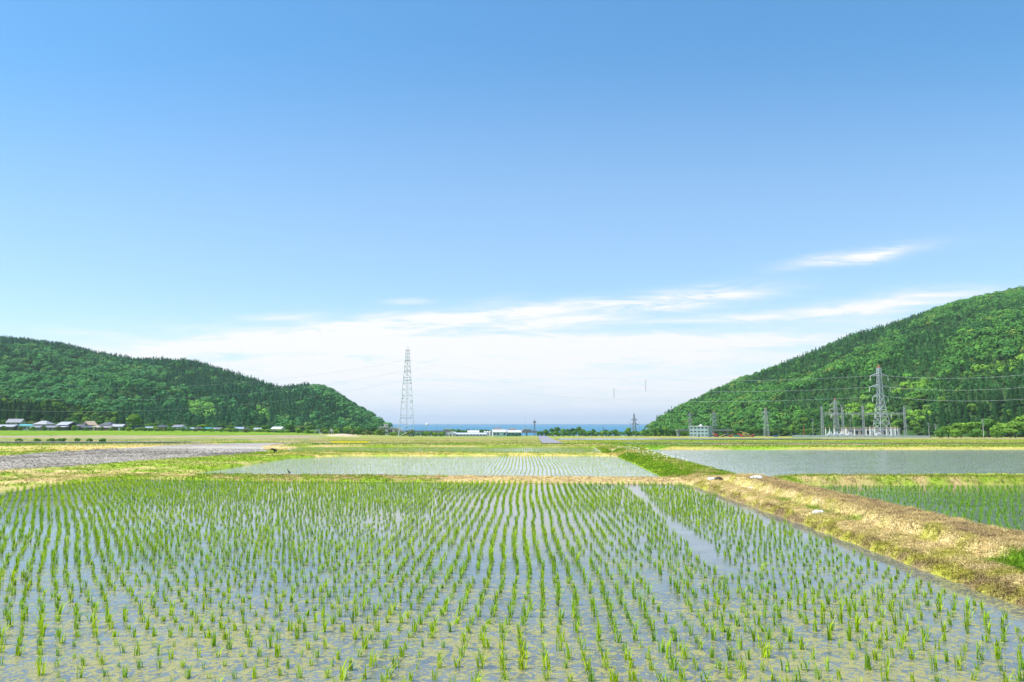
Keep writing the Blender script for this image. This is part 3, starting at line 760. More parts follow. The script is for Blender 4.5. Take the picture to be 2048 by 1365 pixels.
# stands read off the photograph (pixel outlines) become species maps on the slope
CEDAR_R = [[(1840, 880), (1850, 810), (1880, 760), (1950, 725), (2100, 735), (2300, 700), (2300, 880)], [(1740, 760), (1800, 700), (1880, 640), (1930, 650), (1880, 720), (1830, 790), (1760, 830)],
           [(1560, 800), (1640, 760), (1700, 740), (1740, 760), (1720, 800), (1600, 830)], [(1480, 770), (1700, 672), (1760, 650), (1860, 620), (1850, 640), (1700, 710), (1520, 780)]]
LIGHT_R = [[(1925, 755), (1950, 735), (2060, 705), (2300, 660), (2300, 690), (2060, 728), (1960, 752)], [(1790, 785), (1800, 768), (1870, 752), (1880, 762), (1830, 785)], [(1690, 840), (1690, 805), (1730, 795), (1760, 830)], [(1850, 805), (1870, 825), (1830, 850), (1800, 830)]]
CEDAR_L = [[(-300, 660), (60, 672), (160, 690), (260, 712), (430, 735), (620, 765), (620, 782), (430, 760), (200, 716), (60, 692), (-300, 690)], [(330, 770), (340, 735), (430, 735), (560, 765), (650, 800), (700, 830), (640, 860), (560, 830), (420, 800)],
           [(230, 860), (240, 825), (330, 815), (540, 815), (560, 860)], [(-300, 870), (-300, 820), (60, 812), (130, 835), (130, 870)]]
LIGHT_L = [[(370, 815), (380, 800), (430, 808), (425, 835), (380, 830)], [(510, 830), (515, 812), (540, 815), (535, 838)]]


def forest(name, tab, seed, sp, ced, lig, label, nfront, desc, hill_tint):
    g = np.random.default_rng(seed + 5); X, Y, z, t = sites(tab, seed, sp, 0)
    px, py = proj(X, Y, z + 4)
    is_c = np.zeros(len(X), bool); is_l = np.zeros(len(X), bool)
    for p in ced: is_c |= inpoly(px, py, p)
    for p in lig: is_l |= inpoly(px, py, p)
    mix = fbm(X / 55, Y / 80, seed + 8)
    is_c = (is_c & (g.random(len(X)) < .92)) | ((~is_c) & (mix > .61) & (g.random(len(X)) < .7)); is_c &= ~is_l
    # nearest trees on the lowest slope are objects of their own
    vis = (px > -10) & (px < 2060)
    own = np.zeros(len(X), bool)
    for flag, cnt in ((is_c & vis, nfront[0]), (~is_c & vis & ~is_l, nfront[1])):
        idx = np.where(flag & (t < .12))[0]; own[idx[np.argsort(Y[idx])][:cnt]] = True
    hue = g.random(len(X))
    for i in np.where(own)[0]:
        if is_c[i]:
            h = g.uniform(10, 15); tree(X[i], Y[i], h, g.uniform(4, 5.5), 'cone', 'cedar', 'dark conifer at the foot of the ' + desc + ' hill', 'conifers at the foot of the ' + desc + ' hill', z[i] - .5)
        else:
            h = g.uniform(7, 11); tree(X[i], Y[i], h, g.uniform(7, 10), 'round', ('green', 'dark', 'green', 'light')[i % 4], 'leafy tree at the foot of the ' + desc + ' hill', 'leafy trees at the foot of the ' + desc + ' hill', z[i] - .5)
    X, Y, z, is_c, is_l, hue, t = (q[~own] for q in (X, Y, z, is_c, is_l, hue, t)); N = len(X)
    k = 84; C = []; Nn = []; S = []; K = []
    # broadleaf crowns
    b = np.where(~is_c)[0]; nb = len(b)
    rad = g.uniform(3.2, 6.6, nb) * np.where(is_l[b], .7, 1); hh = g.uniform(5.0, 12, nb) * np.where(is_l[b], .45, 1) * np.where(t[b] > .93, .75, 1)
    d = sph(g, nb * k).reshape(nb, k, 3); d[:, :, 2] = np.where(g.random((nb, k)) < .85, np.abs(d[:, :, 2]), d[:, :, 2])
    lum = 1 + .22 * np.sin(d[:, :, 0] * 5 + hue[b][:, None] * 20) * np.cos(d[:, :, 1] * 5 + hue[b][:, None] * 30)
    cen = np.stack([X[b], Y[b], z[b] + hh * .55], 1)[:, None, :] + d * (rad[:, None] * lum)[:, :, None] * np.array((1, 1, .85))
    base = np.array((.125, .29, .058)) * (1 - hue[b][:, None]) + np.array((.07, .20, .06)) * hue[b][:, None]
    yel = g.random(nb) < .05; base[yel] = np.array((.20, .30, .07)); base[is_l[b]] = np.array((.24, .44, .07))
    base = base * g.uniform(.85, 1.15, (nb, 1)) * np.array(hill_tint)
    cc = base[:, None, :] * g.uniform(.82, 1.18, (nb, k, 1))
    C.append(cen.reshape(-1, 3)); Nn.append(d.reshape(-1, 3)); S.append(np.repeat(rad * .22, k)); K.append(cc.reshape(-1, 3))
    # conifers
    b = np.where(is_c)[0]; nb = len(b); k2 = 56
    H = g.uniform(9, 15, nb) * np.where(t[b] > .93, .8, 1); rr = g.uniform(2.2, 3.3, nb); u = g.random((nb, k2)) ** .8; th = g.uniform(0, 6.28, (nb, k2))
    r_ = rr[:, None] * (1 - u) ** .8 * g.uniform(.75, 1.1, (nb, k2)) + .1
    cen = np.stack([X[b][:, None] + np.cos(th) * r_, Y[b][:, None] + np.sin(th) * r_, z[b][:, None] + H[:, None] * (.12 + .88 * u)], 2)
    nor = np.stack([np.cos(th), np.sin(th), np.full_like(th, .35)], 2)
    base = np.array((.055, .155, .052)) * g.uniform(.75, 1.35, (nb, 1)) * np.array(hill_tint); cc = base[:, None, :] * g.uniform(.8, 1.2, (nb, k2, 1))
    C.append(cen.reshape(-1, 3)); Nn.append(nor.reshape(-1, 3)); S.append(np.full(nb * k2, .90) * (1.2 - .6 * u.ravel())); K.append(cc.reshape(-1, 3))
    V, Fq, c = quads(np.concatenate(C), np.concatenate(Nn), np.concatenate(S), np.concatenate(K), g, .15)
    link(name, np_mesh(name, V, Fq, c), M_LEAF, kind='stuff', label=label); print(name, N, len(Fq))
forest('hillside_forest', LEFT, 401, 7.4, CEDAR_L, LIGHT_L, 'mixed forest covering the hill on the left', (60, 70), 'left', (.76, .90, 1.12))  # last factors tint the leaves bluish, painting distance haze into their colour
forest('hillside_forest', RIGHT, 501, 7.2, CEDAR_R, LIGHT_R, 'mixed forest covering the long hill on the right', (70, 80), 'right', (.80, .85, .70))

# ---------------------------------------------------------------- lattice towers, wires
def lattice_body(b, H, w0, w1, bays, th, knee=None):
    """four legs narrowing upward with ring beams and crossed bracing; knee=(height, width) bends the legs"""
    def wd(z):
        if knee and z > knee[0]: return knee[1] + (w1 - knee[1]) * (z - knee[0]) / (H - knee[0])
        if knee: return w0 + (knee[1] - w0) * z / knee[0]
        return w0 + (w1 - w0) * z / H
    zs = [0.0]; r_ = .0
    for i in range(bays): zs.append(H * (1 - (1 - (i + 1) / bays) ** 1.25))
    cs = ((-1, -1), (1, -1), (1, 1), (-1, 1))
    P = lambda c, z: (c[0] * wd(z) / 2, c[1] * wd(z) / 2, z)
    for a, z in enumerate(zs[:-1]):
        z2 = zs[a + 1]
        for i in range(4):
            c, d = cs[i], cs[(i + 1) % 4]
            b.bar(P(c, z), P(c, z2), th * 1.5); b.bar(P(c, z2), P(d, z2), th)
            b.bar(P(c, z), P(d, z2), th * .7); b.bar(P(d, z), P(c, z2), th * .7)
    return wd
def insulator(parent, x, y, z, L=2.6, r_=.22, mat=None):
    b = MB(); prof = []
    for i in range(7): prof += [(r_ * .45, -L * i / 7), (r_, -L * (i + .4) / 7)]
    prof.append((r_ * .4, -L)); b.lathe(prof[::-1], n=7); return b.build('insulator', mat or M_WHITE, parent, loc=(x, y, z))
def pylon(px, ytop, Y, w0px, label, arms, tipcol=None, H=None, base_px=None, w1=1.4, th=.2, bays=11, knee=None, mat=None, rz=0, ins=True, armmat=None):
    p = at(px, ytop, Y); z0 = gz(p[0], Y); H = p[2] - z0
    t = thing('lattice_tower', label, 'pylon', (p[0], Y, z0), rz); mat = mat or M_STEEL
    b = MB(); w0 = w0px * Y / F; tip = H * .045
    wd = lattice_body(b, H - tip, w0, w1, bays, th, knee); b.build('lattice_frame', mat, t)
    b = MB()
    for c in ((-1, -1), (1, -1), (1, 1), (-1, 1)): b.bar((c[0] * w1 / 2, c[1] * w1 / 2, H - tip), (0, 0, H), th)
    b.build('tower_tip', M_RED if tipcol else mat, t)
    for (zf, L, dirx) in arms:
        z = H * zf if zf <= 1 else zf; hw = wd(z) / 2
        for s in (-1, 1):
            b = MB(); e = (s * L, 0, z) if dirx else (0, s * L, z)
            for q in (-1, 1):
                r0 = (s * hw, q * hw, z) if dirx else (q * hw, s * hw, z); r1 = (r0[0], r0[1], z + 1.7)
                b.bar(r0, e, th * .9); b.bar(r1, e, th * .8)
                m0 = tuple((r0[i] + e[i]) / 2 for i in range(3)); b.bar(m0, tuple((r1[i] + e[i]) / 2 for i in range(3)), th * .6); b.bar(r0, tuple((r1[i] + e[i]) / 2 for i in range(3)), th * .6)
            a_ = b.build('cross_arm', armmat or mat, t)
            if ins: insulator(a_, e[0], e[1], z - .05, 3.0 if H > 30 else 1.6, .22 if H > 30 else .16)
    return t, p, z0, H


T1X = at(815, 693, 550)
t1, p1, z1_, H1 = pylon(815.5, 693, 550, 31, 'tall slender galvanised lattice pylon standing alone in front of the sea', [(.842, 3.4, False), (.725, 3.4, False), (.62, 3.4, False)], w1=2.6, th=.15, bays=15, rz=R(8), ins=False, mat=M_STEELP)
b = MB()
for i in range(60):
    zz = 1 + i * (H1 * .9) / 60
    b.bar((-.25, .0, zz), (.25, .0, zz), .06)
b.bar((-.25, 0, 1), (-.25, 0, H1 * .92), .08); b.bar((.25, 0, 1), (.25, 0, H1 * .92), .08); b.build('ladder', M_STEELD, t1)
for zf, sx_ in ((.39, 1), (.42, -1)):
    b = MB(); b.lathe([(.1, 0), (1.0, .15), (1.1, .6), (.2, .8)], n=10); o = b.build('dish_antenna', M_WHITE, t1, loc=(sx_ * 3.4, -1.0, H1 * zf)); o.rotation_euler = (R(80), 0, 0)
b = MB()
for (zf, k) in ((.955, 2.6), (.842, 3.1), (.725, 3.3), (.2, 8.6)):
    b.box(-k / 2, k / 2, -k / 2, k / 2, H1 * zf, H1 * zf + .25)
b.build('platform', M_STEELD, t1)
t2, p2, z2_, H2 = pylon(1757, 730, 470, 27, 'large galvanised pylon with red tip and three pairs of arms above the substation', [(.845, 6.2, True), (.69, 7.2, True), (.555, 5.4, True)], True, w1=1.7, th=.17, bays=12, knee=(24, 2.6), rz=R(12), mat=M_STEELL, armmat=M_STEELL)
pylon(1670, 797, 520, 10, 'small grey pylon with red tip left of the large red tipped one', [(.84, 3.6, True), (.7, 4.2, True), (.55, 3.6, True)], True, w1=1.0, th=.13, bays=9, mat=M_STEEL)
pylon(1531, 815, 600, 9, 'slim grey pylon with orange tip standing before the forest edge', [(.80, 3.2, True), (.62, 3.2, True)], True, w1=1.0, th=.14, bays=8, mat=M_STEEL)
pylon(1428, 822, 660, 11, 'grey pylon behind the red machines beside the green building', [(.84, 3.2, True), (.68, 3.4, True)], True, w1=1.0, th=.14, bays=8, mat=M_STEELD)
pylon(1380, 824, 760, 8, 'faint pylon rising behind the roof of the green building', [(.84, 3.2, True), (.68, 3.2, True)], False, w1=.9, th=.15, bays=8, mat=M_STEELD, ins=False)
pylon(1268, 827, 900, 9, 'dark pylon on the shore seen against the sea near the right hill', [(.7, 4, True), (.5, 5, True)], False, w1=.9, th=.28, bays=7, mat=M_STEELD, ins=False)


def wire(p, q, sag, r_, label, n_=44):
    b = MB(); P_ = Vector(p); Q_ = Vector(q); prev = P_
    for i in range(1, n_ + 1):
        s = i / n_; c = P_.lerp(Q_, s); c.z -= 4 * sag * s * (1 - s); b.bar(prev, c, r_ * 2, n=3); prev = c
    o = b.build('power_line', M_WIRE); tag(o, label, 'power line', 'power lines across the valley'); return o
WN = ('topmost', 'middle', 'lowest'); armz = (.842, .725, .62); t2z = (.845, .69, .555)
for i in range(3):
    A_ = Vector((p1[0], 550, z1_ + H1 * armz[i])); B_ = Vector((p2[0] - 6.0, 470, z2_ + H2 * t2z[i]))
    L_ = Vector((-420, 400, 38 - 7.4 * i))
    wire(A_ + Vector((0, -3.4, 0)), L_, 18, .05, WN[i] + ' of the wires sagging in front of the left hill')
    wire(A_ + Vector((0, -3.4, 0)), B_, 8, .05, WN[i] + ' of the wires from the tall pylon to the red tipped pylon')
    C_ = Vector((p2[0] + 6.0, 470, z2_ + H2 * t2z[i]))
    wire(C_, Vector((330, 380, 42 - 7 * i)), 7, .04, WN[i] + ' of the wires leaving the red tipped pylon to the right edge')
for (px, ya, yb, Yv, lab) in ((1228, 777, 797, 513, 'thin dark spacer hanging in the sky, lower of two'), (1291.5, 760, 783, 506, 'thin dark spacer hanging in the sky, upper of two')):
    a_ = at(px, ya, Yv); c_ = at(px, yb, Yv); b = MB(); b.bar(a_, c_, .20, n=6)
    for k in range(9):
        q = a_ + (c_ - a_) * (k + .5) / 9; b.bar(q - np.array((0, 0, .12)), q + np.array((0, 0, .12)), .5, n=6)
    o = b.build('wire_spacer', M_STEELD); tag(o, lab, 'wire spacer', 'wire spacers')


def pole(px, ytop, Y, label, arms=2, r_=.16, mat=None, trans=True, z0=None, grp=None):
    p = at(px, ytop, Y); zb = gz(p[0], Y); H = p[2] - zb
    t = thing('utility_pole', label, 'utility pole', (p[0], Y, zb), R(20), grp)
    b = MB(); b.lathe([(r_ * 1.2, -.4), (r_, H * .5), (r_ * .7, H)], n=8); b.build('pole', mat or M_CONC, t)
    for k in range(arms):
        b = MB(); z = H - .5 - k * 1.1; b.box(-1.1, 1.1, -.06, .06, z, z + .12)
        for x in (-1, -.4, .4, 1): b.lathe([(.05, z + .12), (.09, z + .22), (.04, z + .4)], cx=x, n=6)
        b.build('cross_arm', M_STEEL, t)
    if trans:
        b = MB(); b.lathe([(.28, H * .72 - .5), (.3, H * .72), (.28, H * .72 + .5)], cx=.45, n=8); b.build('transformer', M_STEEL, t)
    return t
pole(1965, 838, 400, 'tall concrete utility pole standing before the bright shrubs at the right')
pole(1857, 846, 430, 'left of two utility poles at the right end of the grey fence')
pole(1870, 848, 425, 'right of two utility poles at the right end of the grey fence')
pole(1892, 799, 640, 'pale pole standing up among the dark conifers on the right hill foot', 1, trans=False)
pole(1607, 852, 500, 'short reddish pole at the left end of the grey fence', 0, .14, M_RED, False)
pole(1625, 838, 500, 'thin grey pole above the grey fence left of the gantry', 1, .15, M_STEEL, False)
pole(1700, 840, 505, 'thin grey pole between two gantry columns', 1, .14, M_STEEL, False)
for px, yt, Y in ((1260, 845, 890), (1278, 846, 890)): pole(px, yt, Y, ('left' if px < 1268 else 'right') + ' mast flanking the dark shore pylon', 0, .22, M_STEELD, False)
pole(1206, 852, 760, 'dark sign topped pole between shore bushes and sea', 0, .25, M_DARK, True)
for i, px in enumerate((848, 874, 896, 923)): pole(px, (851, 850, 849, 853)[i], 860, ('first', 'second', 'third', 'fourth')[i] + ' thin pole right of the tall pylon, counted from the left', 1, .15, M_STEELD, False)
pole(1050, 834, 850, 'thin mast left of the observation mast near the sheds', 0, .10, M_STEELD, False)
# antenna mast with a drum head
p = at(1069, 840, 820); zb = gz(p[0], 820); H = p[2] - zb
t = thing('antenna_mast', 'dark antenna mast with thick head standing against the sea by the sheds', 'mast', (p[0], 820, zb))
b = MB(); lattice_body(b, H - 3, 1.5, 1.0, 6, .22); b.build('mast_frame', M_STEELD, t)
b = MB(); b.lathe([(1.2, H - 3.2), (1.7, H - 2.6), (1.7, H - 1.4), (.9, H - 1.0)], n=10); b.bar((0, 0, H - 1), (0, 0, H + 1.5), .2); b.build('antenna_head', M_STEELD, t)
# radar ball
p = at(853.5, 848, 870); zb = gz(p[0], 870); t = thing('radar_dome', 'small white ball on a pole right of the tall pylon', 'radar dome', (p[0], 870, zb)); h = p[2] - zb
b = MB(); b.lathe([(.25, 0), (.2, h - 2)], n=8); b.build('pole', M_STEEL, t)
b = MB(); b.lathe([(1.4 * math.sin(q), h - .9 - 1.4 * math.cos(q)) for q in [.1, .5, .9, 1.3, 1.57, 1.9, 2.3, 2.7, 3.05]], n=14); b.build('dome', M_WHITE, t)

# ---------------------------------------------------------------- substation
YS = 462
cols_px = (1643, 1684, 1725, 1808)
tops_px = (814, 815, 813, 815)
for i, (px, yt) in enumerate(zip(cols_px, tops_px)):
    p = at(px, yt, YS); zb = gz(p[0], YS); H = p[2] - zb
    t = thing('gantry_column', ('first', 'second', 'third', 'rightmost')[i] + ' lattice column of the substation gantry', 'gantry column', (p[0], YS, zb), 0, 'substation gantry')
    b = MB(); lattice_body(b, H, 1.3, .7, 9, .09); b.build('lattice_frame', M_STEEL, t)
    b = MB(); b.bar((0, 0, H), (0, 0, H + 1.6), .12); b.build('lightning_rod', M_STEEL, t)
for j in range(3):
    a_ = at(cols_px[j], 829, YS); c_ = at(cols_px[j + 1], 829, YS); L = c_[0] - a_[0] - 1.0
    t = thing('gantry_beam', ('left', 'middle', 'right')[j] + ' beam of the substation gantry with hanging insulators', 'gantry beam', (a_[0] + .5, YS, a_[2]), 0, 'substation gantry')
    b = MB()
    for (dy, dz) in ((-.45, 0), (.45, 0), (0, .8)): b.bar((0, dy, dz), (L, dy, dz), .14)
    for k in range(int(L / 1.5)):
        x = k * 1.5; b.bar((x, -.45, 0), (x + .75, 0, .8), .09); b.bar((x + .75, 0, .8), (x + 1.5, .45, 0), .09)
    b.build('beam_truss', M_STEEL, t)
    for k in range(3 if j < 2 else 5): insulator(t, L * (k + .5) / (3 if j < 2 else 5), 0, 0, 2.6, .24, M_WHITE if k % 2 else M_STEELD)
for i, px in enumerate((1651, 1659, 1668, 1692, 1709, 1732, 1740, 1744, 1749, 1773, 1782, 1786, 1790, 1795)):
    big = px in (1740, 1749, 1782, 1790); p = at(px, 854 if big else 855, 455); zb = gz(p[0], 455); H = p[2] - zb
    t = thing('bushing', 'white substation bushing, number %d in the row from the left' % (i + 1), 'bushing', (p[0], 455, zb), 0, 'white bushings')
    t['label'] = ('thick' if big else 'thin') + ' white bushing post in the substation row'
    r_ = .62 if big else .38; b = MB(); prof = [(r_ * .7, 1.0)]
    for k in range(9): z = 1.0 + (H - 1.7) * k / 9; prof += [(r_ * .6, z + .1), (r_, z + .3)]
    b.lathe(prof, n=8); b.build('porcelain', M_WHITE, t)
    b = MB(); b.lathe([(r_ * .7, H - .7), (r_ * .8, H - .3), (r_ * .3, H)], n=8); b.build('cap', paint('faded_red', (.55, .30, .24)), t)
    b = MB(); b.box(-.5, .5, -.5, .5, -.3, 1.0); b.build('pedestal', M_STEEL, t)
p = at(1747, 860, 475); zb = gz(p[0], 475)
t = thing('substation_building', 'low pale control building behind the substation bushings', 'building', (p[0], 475, zb)); hw = 52 * 475 / F; h = at(1747, 857, 475)[2] - zb
b = MB(); b.box(-hw, hw, 0, 9, -1, h); b.build('wall', paint('pale_render', (.52, .48, .45), .8), t)
b = MB(); b.box(-hw - .3, hw + .3, -.3, 9.3, h, h + .35); b.build('roof', paint('roof_edge', (.30, .26, .24), .8), t)
for k in range(9):
    if k == 4: continue
    x = -hw + 2.5 + k * (2 * hw - 5) / 8; b = MB(); b.box(x - .9, x + .9, -.05, .05, h * .35, h * .72); b.build('window', M_GLASS, t)
b = MB(); b.box(-1, 1, -.06, .06, 0, 2.4); b.build('door', M_STEELD, t)
for i, px in enumerate((1660, 1672, 1684, 1700, 1757)):
    p = at(px, 866, 452); zb = gz(p[0], 452); t = thing('transformer', ('leftmost', 'second', 'third', 'fourth', 'rightmost')[i] + ' white transformer tank of the substation', 'transformer', (p[0], 452, zb), 0, 'transformers')
    b = MB(); b.box(-1.5, 1.5, -1, 1, 0, 2.0); b.box(-1.2, 1.2, -.8, .8, 2.0, 2.3); b.build('tank', paint('pale_grey_paint', (.62, .62, .62)), t)
    b = MB()
    for q in range(7): b.box(-1.4 + q * .42, -1.25 + q * .42, -1.35, -1.0, .3, 1.8)
    b.build('radiator', M_STEEL, t)
    for q in (-.8, 0, .8): b = MB(); b.lathe([(.14, 2.3), (.22, 2.6), (.12, 2.9), (.2, 3.1), (.1, 3.5)], cx=q, n=8); b.build('bushing', M_WHITE, t)
a_ = at(1585, 871, 445); c_ = at(1862, 871, 430)
zf0, zf1 = gz(a_[0], 445), gz(c_[0], 430)
t = thing('fence', 'long low grey sheet fence round the front of the substation', 'fence', (a_[0], 445, zf0)); Lx = c_[0] - a_[0]
b = MB(); nn = 60
for k in range(nn):
    x0, x1 = Lx * k / nn, Lx * (k + 1) / nn; y0, y1 = -15 * k / nn, -15 * (k + 1) / nn; b.bar((x0, y0, 1.0), (x1, y1, 1.0), .05) if k == 0 else None
    b.add([(x0, y0, 0), (x1, y1, 0), (x1, y1, 1.35), (x0, y0, 1.35), (x0, y0 + .05, 0), (x1, y1 + .05, 0), (x1, y1 + .05, 1.35), (x0, y0 + .05, 1.35)], [(0, 1, 2, 3), (5, 4, 7, 6), (3, 2, 6, 7)])
b.build('fence_panel', paint('grey_sheet', (.36, .40, .44), .7), t)
for k in range(0, nn + 1, 4): b = MB(); b.box(Lx * k / nn - .07, Lx * k / nn + .07, -15 * k / nn - .12, -15 * k / nn - .02, -.2, 1.55); b.build('post', M_STEEL, t)


# ---------------------------------------------------------------- buildings
def house(px0, px1, ytop, Y, label, wall, roof, kind='gable', rz=8, depth=None, stor=1, ybase=None, name='house', cat='house', wins=3, door=True, doorcol=None):
    pc = (px0 + px1) / 2; p = at(pc, ytop, Y); zb = gz(p[0], Y) if ybase is None else at(pc, ybase, Y)[2]
    H = max(p[2] - zb, 2.2); w = (px1 - px0) * Y / F; d = depth or min(w * .7, 9); t = thing(name, label, cat, (p[0], Y, zb), R(rz))
    rh = {'gable': min(H * .34, w * .25), 'hip': min(H * .36, w * .3), 'flat': .35, 'shed': H * .22, 'cross': H * .4, 'barrel': H * .45}[kind]
    hw = w / 2 * .94; hd = d / 2; wh = H - rh; ov = .45
    mw = paint('wall_%.2f_%.2f_%.2f' % wall, wall, .85); mr = paint('roof_%.2f_%.2f_%.2f' % roof, roof, .5, .15, 2.0)
    b = MB(); b.box(-hw, hw, -hd, hd, -1.2, wh)
    if kind == 'cross': b.prism([(-hw, wh), (hw, wh), (0, H - .15)], -hd + .01, hd - .01)
    if kind == 'gable': b.add([(-hw, -hd, wh), (-hw, hd, wh), (-hw, 0, H - .12), (hw, -hd, wh), (hw, hd, wh), (hw, 0, H - .12)], [(0, 1, 2), (3, 5, 4)])
    wl = b.build('wall', mw, t); b = MB(); W2, D2 = hw + ov, hd + ov
    if kind == 'gable':
        b.add([(-W2, -D2, wh - .15), (W2, -D2, wh - .15), (W2, 0, H), (-W2, 0, H), (-W2, D2, wh - .15), (W2, D2, wh - .15),
               (-W2, -D2, wh - .35), (W2, -D2, wh - .35), (W2, 0, H - .2), (-W2, 0, H - .2), (-W2, D2, wh - .35), (W2, D2, wh - .35)],
              [(0, 1, 2, 3), (3, 2, 5, 4), (7, 6, 9, 8), (8, 9, 10, 11), (0, 6, 7, 1), (4, 5, 11, 10), (0, 3, 9, 6), (3, 4, 10, 9), (1, 7, 8, 2), (2, 8, 11, 5)])
        b.box(-W2, W2, -.18, .18, H - .05, H + .18)
    elif kind == 'cross':
        b.add([(-W2, -D2, wh - .15), (0, -D2, H), (W2, -D2, wh - .15), (-W2, D2, wh - .15), (0, D2, H), (W2, D2, wh - .15),
               (-W2, -D2, wh - .35), (0, -D2, H - .2), (W2, -D2, wh - .35), (-W2, D2, wh - .35), (0, D2, H - .2), (W2, D2, wh - .35)],
              [(0, 1, 4, 3), (1, 2, 5, 4), (6, 9, 10, 7), (7, 10, 11, 8), (0, 6, 7, 1), (1, 7, 8, 2), (3, 4, 10, 9), (4, 5, 11, 10), (0, 3, 9, 6), (2, 8, 11, 5)])
    elif kind == 'hip':
        k = hw * .35
        b.add([(-W2, -D2, wh), (W2, -D2, wh), (W2, D2, wh), (-W2, D2, wh), (-k, 0, H), (k, 0, H), (-W2, -D2, wh - .2), (W2, -D2, wh - .2), (W2, D2, wh - .2), (-W2, D2, wh - .2)],
              [(0, 1, 5, 4), (1, 2, 5), (2, 3, 4, 5), (3, 0, 4), (0, 6, 7, 1), (1, 7, 8, 2), (2, 8, 9, 3), (3, 9, 6, 0), (9, 8, 7, 6)])
        b.box(-k - .2, k + .2, -.15, .15, H - .05, H + .2)
    elif kind == 'shed':
        b.add([(-W2, -D2, wh), (W2, -D2, wh), (W2, D2, H), (-W2, D2, H), (-W2, -D2, wh + .18), (W2, -D2, wh + .18), (W2, D2, H + .18), (-W2, D2, H + .18)],
              [(3, 2, 1, 0), (4, 5, 6, 7), (0, 1, 5, 4), (1, 2, 6, 5), (2, 3, 7, 6), (3, 0, 4, 7)])
    elif kind == 'barrel':
        o_ = [(-hw * math.cos(q), wh + rh * math.sin(q)) for q in np.linspace(0, math.pi, 11)]; b.prism(o_, -hd, hd)
    else: b.box(-W2 + .2, W2 - .2, -D2 + .2, D2 - .2, wh + .003, H)
    b.build('roof', mr, t)
    for s in range(stor):
        z0 = wh * (s + .35) / stor; z1 = wh * (s + .78) / stor
        for k in range(wins):
            if s == 0 and door and k == wins // 2: continue
            x = -hw + 2 * hw * (k + .5) / wins; ww = min(.9, hw / wins * .62)
            b = MB(); b.box(x - ww, x + ww, -hd - .04, -hd + .02, z0, z1); f_ = b.build('window', M_GLASS, t)
            b = MB(); b.box(x - ww - .08, x + ww + .08, -hd - .12, -hd - .003, z0 - .1, z0); b.box(x - ww - .08, x + ww + .08, -hd - .07, -hd - .003, z1, z1 + .1); b.build('window_frame', M_WHITE, f_)
    if door:
        x = -hw + 2 * hw * (wins // 2 + .5) / wins; b = MB(); b.box(x - .6, x + .6, -hd - .05, -hd + .02, 0, min(2.1, wh * .8 / stor + .4)); b.build('door', doorcol or M_DARK, t)
    return t


YV = 540
C_BR = (.16, .12, .10); C_DK = (.07, .07, .075); C_LT = (.38, .36, .33); C_WH = (.55, .55, .54); RG = (.17, .18, .21); RD = (.06, .065, .075); RL = (.30, .32, .35)
house(-4, 36, 849.5, YV, 'long low brown shed with pale grey roof at the left edge', C_BR, RL, 'gable', 4, 10, wins=3, name='shed', cat='shed')
house(19, 47, 838, YV + 22, 'tall two storey house with light grey roof behind the long shed', C_LT, RG, 'gable', 10, 9, 2)
house(35, 71, 849.5, YV + 4, 'open shed with teal roof between the long shed and the brown house', (.45, .46, .46), (.08, .36, .38), 'shed', 0, 8, wins=4, name='shed', cat='shed', door=False)
house(73, 104, 842, YV + 8, 'two storey house with grey hipped roof and cream walls', (.40, .34, .27), (.27, .28, .30), 'hip', -6, 9, 2)
house(65, 85, 851.5, YV - 6, 'small grey roofed annexe left of the hipped roof house', C_LT, RG, 'gable', 0, 6, wins=3)
house(94, 119, 851.5, YV - 6, 'low house with pinkish wall right of the hipped roof house', (.42, .32, .28), RG, 'gable', 3, 7, wins=3)
house(121, 150, 844, YV + 4, 'dark timber house with shiny white grey roof', C_DK, RL, 'gable', -14, 10, 2)
house(119, 134, 853, YV - 8, 'little lean to in front of the dark timber house', C_BR, RL, 'shed', 0, 5, wins=3)
house(149, 172, 848.5, YV + 6, 'dark grey house with blue sheet under its eaves', C_DK, RD, 'gable', 5, 8, 1, doorcol=paint('blue_sheet', (.05, .22, .50)))
house(172, 187, 842.5, YV + 16, 'peach coloured gabled house end above the dark roofs', (.72, .52, .33), (.62, .46, .30), 'cross', -8, 9, 2)
house(168, 192, 851.5, YV - 2, 'low dark house in front of the peach gable', C_DK, RD, 'gable', 2, 8)
house(189, 201, 852, YV - 4, 'tiny cream hut beside the red brown house', (.62, .50, .32), (.55, .45, .30), 'shed', 5, 5, wins=1, name='hut', cat='hut')
house(205, 232, 844.5, YV + 12, 'large two storey farmhouse with dark tiled roof', (.20, .17, .15), RD, 'hip', -10, 10, 2)
house(199, 226, 852, YV - 4, 'red brown walled wing with wide grey roof under the farmhouse', (.30, .14, .10), (.22, .20, .22), 'gable', 3, 8, 1, wins=5)
house(227, 250, 848.8, YV, 'brown barn with grey roof and white garage door', (.22, .14, .11), (.33, .34, .37), 'gable', 6, 9, 1, wins=2, doorcol=M_WHITE, name='barn', cat='barn')
house(271, 286, 852.5, YV + 20, 'dark house half hidden right of the reddish bush', C_DK, RD, 'gable', -8, 8, 1)
house(287, 312, 853.5, YV + 24, 'white walled low house with blue grey roof', C_WH, (.25, .30, .36), 'gable', 6, 8, 1, wins=4)
house(313, 336, 850.5, YV + 20, 'black tiled house with two rows of windows', (.12, .12, .13), (.05, .055, .065), 'hip', 3, 9, 2, wins=4)
house(348, 371, 850, YV + 24, 'white house with grey gabled roof behind a round bush', C_WH, RG, 'gable', -12, 8, 2)
house(368, 380, 856, YV + 34, 'dark narrow house right of the white house', C_DK, RD, 'gable', 0, 7, 1)
house(374, 391, 856, YV + 16, 'white and pale blue shed with cyan door', C_WH, (.45, .60, .68), 'cross', 4, 8, 1, doorcol=paint('cyan_paint', (.10, .45, .60)), name='shed', cat='shed')
